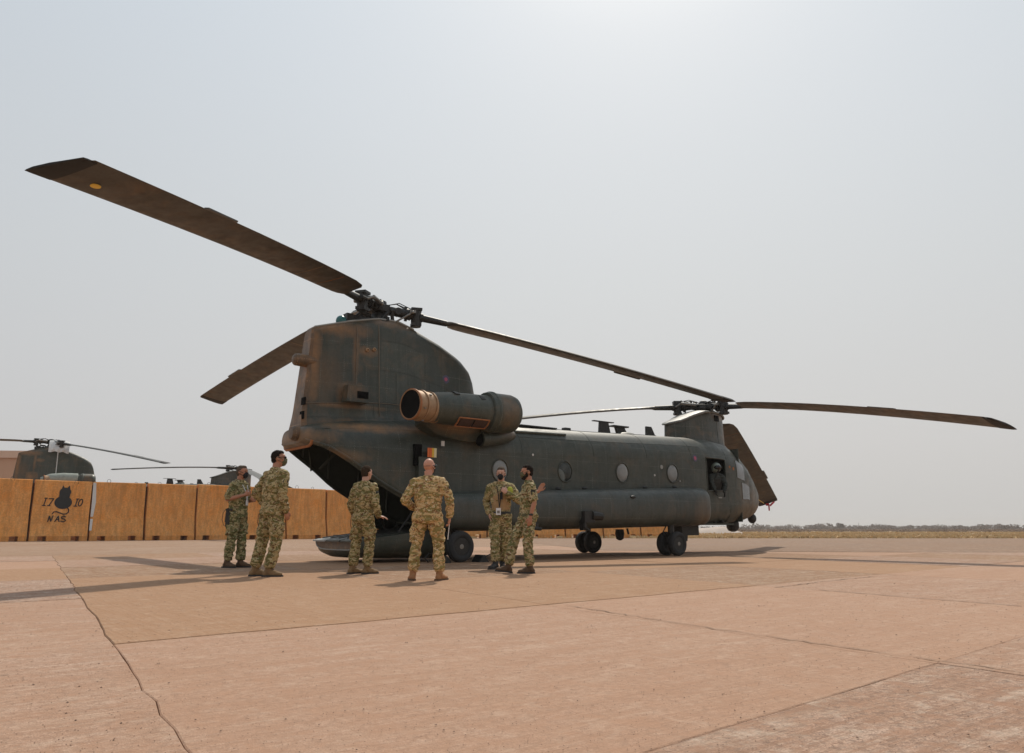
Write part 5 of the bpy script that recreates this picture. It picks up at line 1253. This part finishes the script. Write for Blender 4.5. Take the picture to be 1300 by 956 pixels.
def ex2(root, T, hd, hr, hipc, shc, neck, body):
    holster(root, hipc+V3(-.2, .0, -.12)); q = lerp(T['shR'], T['elR'], .42); b = MB(); b.ball(q+V3(.066, .0, 0), (.012, .045, .06), 12, 8); b.build('shoulder_patch', F_black, root)
    b = MB(); b.box(T['wrL']+V3(0, 0, -.0), (.03, .03, .03)); 
person('tallest soldier with dark sunglasses and camouflage mask, second from the left', (-3.87, -3.93), R(6), 1.86,
       dict(hipR=(.16, .06, .92), hipL=(-.02, .06, .92), shR=(.27, .10, 1.44), shL=(-.11, .04, 1.44), elR=(.34, .06, 1.16), wrR=(.29, .16, .92), hdR=(-.1, .4, -1), elL=(-.23, -.07, 1.18), wrL=(-.20, .12, .98), hdL=(.2, .3, -.8),
            kneeR=(.19, .09, .5), kneeL=(-.08, .01, .5), ankR=(.15, .02, .09), ankL=(-.10, -.06, .09), footR=-.75, footL=-.55, head=-.55, nod=-.05, curl=.7, bulk=1.08),
       S_a, C_us3, K_coyote, H_dark, F_olive, shades=True, extras=ex2, seed=2)
def ex3(root, T, hd, hr, hipc, shc, neck, body):
    holster(root, hipc+V3(-.21, .03, -.06)); q = lerp(T['shR'], T['elR'], .4); b = MB(); b.ball(q+V3(.066, 0, 0), (.012, .045, .05), 12, 8); b.build('shoulder_patch', F_web, root)
person('soldier with cropped brown hair seen from behind before the ramp, right hand held out', (-2.40, -4.20), R(20), 1.68,
       dict(hipR=(.11, .02, .92), hipL=(-.07, .02, .92), shR=(.22, .03, 1.44), shL=(-.15, .0, 1.44), elR=(.30, .0, 1.15), wrR=(.30, .10, .95), hdR=(.55, .85, -.15), pnR=(0, .2, -1), elL=(-.22, -.06, 1.16), wrL=(-.22, .08, .94),
            ankR=(.13, .04, .09), ankL=(-.11, -.06, .09), kneeR=(.14, .07, .5), kneeL=(-.10, .0, .5), footR=-.5, footL=-.35, head=.0, curl=.35, bulk=1.04),
       S_c, C_us3, K_coyote, H_brown, extras=ex3, seed=3)
def ex4(root, T, hd, hr, hipc, shc, neck, body):
    q = lerp(T['shR'], T['elR'], .35); b = MB(); b.ball(q+V3(.07, 0, 0), (.012, .045, .055), 12, 8); b.build('shoulder_patch', F_web, root)
    b = MB(); w_ = T['wrR']; b.tube([w_+V3(-.01, .06, -.10), w_+V3(-.03, .05, -.34)], .007, 6); b.build('pen', F_card, root)
    b = MB(); b.tube([hd(-.07, -.06, .012), hd(-.04, -.10, .008), hd(.04, -.10, .008), hd(.07, -.06, .012)], .003, 6); b.build('strap', F_web, body)
person('broad bald soldier in sand coloured camouflage seen from behind, legs apart', (-2.42, -6.22), R(49), 1.66,
       dict(hipR=(.11, 0, .92), hipL=(-.11, 0, .92), shR=(.21, 0, 1.44), shL=(-.21, 0, 1.44), elR=(.34, -.03, 1.17), wrR=(.33, .05, .93), hdR=(-.05, .2, -1), elL=(-.34, -.09, 1.17), wrL=(-.19, .13, 1.03), hdL=(.8, .4, -.3), pnL=(.3, -1, 0),
            ankR=(.20, -.02, .09), ankL=(-.20, -.02, .09), kneeR=(.17, .03, .5), kneeL=(-.17, .03, .5), footR=-.45, footL=.35, head=-.5, curl=.7, bulk=1.14),
       S_b, C_us2, K_tan, None, F_black, shades=True, extras=ex4, seed=4)
def ex5(root, T, hd, hr, hipc, shc, neck, body):
    belt(root, hipc, 1, .05)
    v = MB(); ch_ = lerp(hipc, shc, .72)
    v.tube([hipc+V3(0, .0, .10), lerp(hipc, shc, .5), ch_, shc+V3(0, -.01, -.02)], [(.150, .165), (.155, .172), (.156, .175), (.115, .13)], 24); vest = fuse(v, 'vest', F_tan, .011, root, 3, .006, 10, 8)
    b = MB(); b.tube([shc+V3(.07, .10, .03), shc+V3(.035, .17, -.14), shc+V3(.015, .17, -.36)], .008, 6); b.tube([shc+V3(-.07, .10, .03), shc+V3(-.02, .17, -.14), shc+V3(.015, .17, -.36)], .008, 6); lan = b.build('neck_lanyard', F_web, root)
    b = MB(); b.box(shc+V3(.03, .175, -.43), (.085, .015, .12)); b.build('badge', F_card, lan); b = MB(); b.box(shc+V3(.03, .184, -.44), (.05, .004, .05)); b.build('badge_photo', M_steel, lan)
    b = MB(); b.box(shc+V3(-.02, .185, -.16), (.05, .03, .12)); b.tube([shc+V3(-.02, .19, -.1), shc+V3(-.02, .19, .0)], .008, 6); b.build('radio', F_black, root)
    b = MB(); b.ball(shc+V3(-.17, .095, -.07), (.06, .04, .085), 14, 10); b.ball(shc+V3(-.21, .03, -.05), (.045, .055, .07), 12, 8); fuse(b, 'shoulder_pouch', F_hv, .011, root, 2, .005, 20, 3)
person('grey-haired man in tan vest and black mask facing the camera, one hand at his chest', (.35, -4.28), R(228), 1.80,
       dict(elR=(.28, -.06, 1.17), wrR=(.21, .03, .96), hdR=(-.2, .3, -1), elL=(-.33, .07, 1.19), wrL=(-.13, .24, 1.31), hdL=(.55, .1, .5), pnL=(.3, -1, 0), hipR=(.085, 0, .92), hipL=(-.085, 0, .92),
            ankR=(.08, .16, .09), ankL=(-.02, -.06, .09), kneeR=(.10, .10, .5), kneeL=(-.08, .02, .5), footR=-.5, footL=.2, head=-.05, curl=1.1, curlR=.4, nod=.08),
       S_c, C_us3, K_black, H_grey, F_black, extras=ex5, seed=5, trousers=C_us3)
def ex6(root, T, hd, hr, hipc, shc, neck, body):
    w_ = lerp(T['elL'], T['wrL'], .86); b = MB(); b.tube([w_+V3(0, 0, .012), w_-V3(0, 0, .012)], [.034, .034], 14); wt = b.build('wristwatch', F_web, root); b = MB(); b.box(w_+V3(-.036, 0, 0), (.012, .035, .035)); b.build('watch_face', F_lens, wt)
    q = lerp(T['shL'], T['elL'], .4); b = MB(); b.box(q+V3(-.073, 0, 0), (.012, .07, .09)); b.build('shoulder_patch', F_web, root)
    belt(root, hipc, 1, .03, F_olive)
person('bearded soldier in left profile, rightmost of the group, one arm gesturing behind him', (-.18, -5.72), R(152), 1.72,
       dict(elL=(-.25, -.05, 1.16), wrL=(-.25, .02, .92), hdL=(0, .12, -1), elR=(.37, -.02, 1.25), wrR=(.42, -.27, 1.38), hdR=(.05, -.55, .8), pnR=(-1, 0, 0), sleeves='rolled', cuffR=0, cuffL=0,
            hipR=(.09, .03, .92), hipL=(-.09, 0, .92), ankR=(.09, .34, .10), ankL=(-.10, .0, .09), kneeR=(.10, .24, .52), kneeL=(-.11, .04, .5), toeR=.12, footR=.1, footL=-.1, head=.12, curl=.25, curlL=.5),
       S_a, C_uk2, K_brown, H_dark, F_olive, H_dark, extras=ex6, seed=6)
def ex7(root, T, hd, hr, hipc, shc, neck, body):
    b = MB(); b.ball(hd(0, -.01, .035), (.140, .160, .150), 24, 16, hr); b.ball(hd(0, -.03, -.03), (.13, .12, .10), 18, 12, hr)
    for s in (-1, 1): b.ball(hd(s*.105, .0, -.02), (.035, .06, .06), 12, 8, hr)
    hm = fuse(b, 'helmet', F_helm, .009, body, 2); b = MB(); b.ball(hd(0, .06, .03), (.125, .112, .09), 20, 12, hr); b.build('visor', F_lens, hm)
    b = MB(); b.ball(hd(0, .09, -.06), (.04, .05, .045), 12, 8, hr); b.tube([hd(0, .1, -.09), hd(.05, .08, -.2), hd(.08, .04, -.3)], .016, 8); b.build('boom_mask', F_web, hm)
    v = MB(); ch_ = lerp(hipc, shc, .72); v.tube([lerp(hipc, shc, .2), ch_, shc+V3(0, 0, -.02)], [(.15, .18), (.165, .19), (.12, .14)], 20); fuse(v, 'survival_vest', F_web, .012, root, 2, .008, 12, 9)
person('helmeted crew member leaning out of the open front door of the helicopter', (10.85, -1.0), R(-112), 1.76,
       dict(shR=(.19, .16, 1.37), shL=(-.17, .20, 1.37), elR=(.24, .30, 1.14), wrR=(.20, .40, .94), hdR=(0, .2, -1), elL=(-.22, .30, 1.14), wrL=(-.10, .40, .90), hdL=(0, .1, -1), head=.1, curl=.5, sleeves='long'),
       F_web, F_green, K_black, None, None, extras=ex7, seed=7, z0=.86)
# ------------------------------------------------------------------ dust in the air
hz_ = bpy.data.materials.new('dust_haze'); hz_.use_nodes = True; n_ = hz_.node_tree.nodes; n_.clear()
vo = n_.new('ShaderNodeVolumePrincipled'); vo.inputs['Color'].default_value = (.93, .88, .83, 1); vo.inputs['Density'].default_value = .00038; vo.inputs['Anisotropy'].default_value = .3
mo_ = n_.new('ShaderNodeOutputMaterial'); hz_.node_tree.links.new(vo.outputs[0], mo_.inputs['Volume'])
HAZE = True
if HAZE:
    m = MB(); m.box((0, 0, 4.5), (2600, 2600, 14)); tag(m.build('haze', hz_, None, 0), kind='stuff')
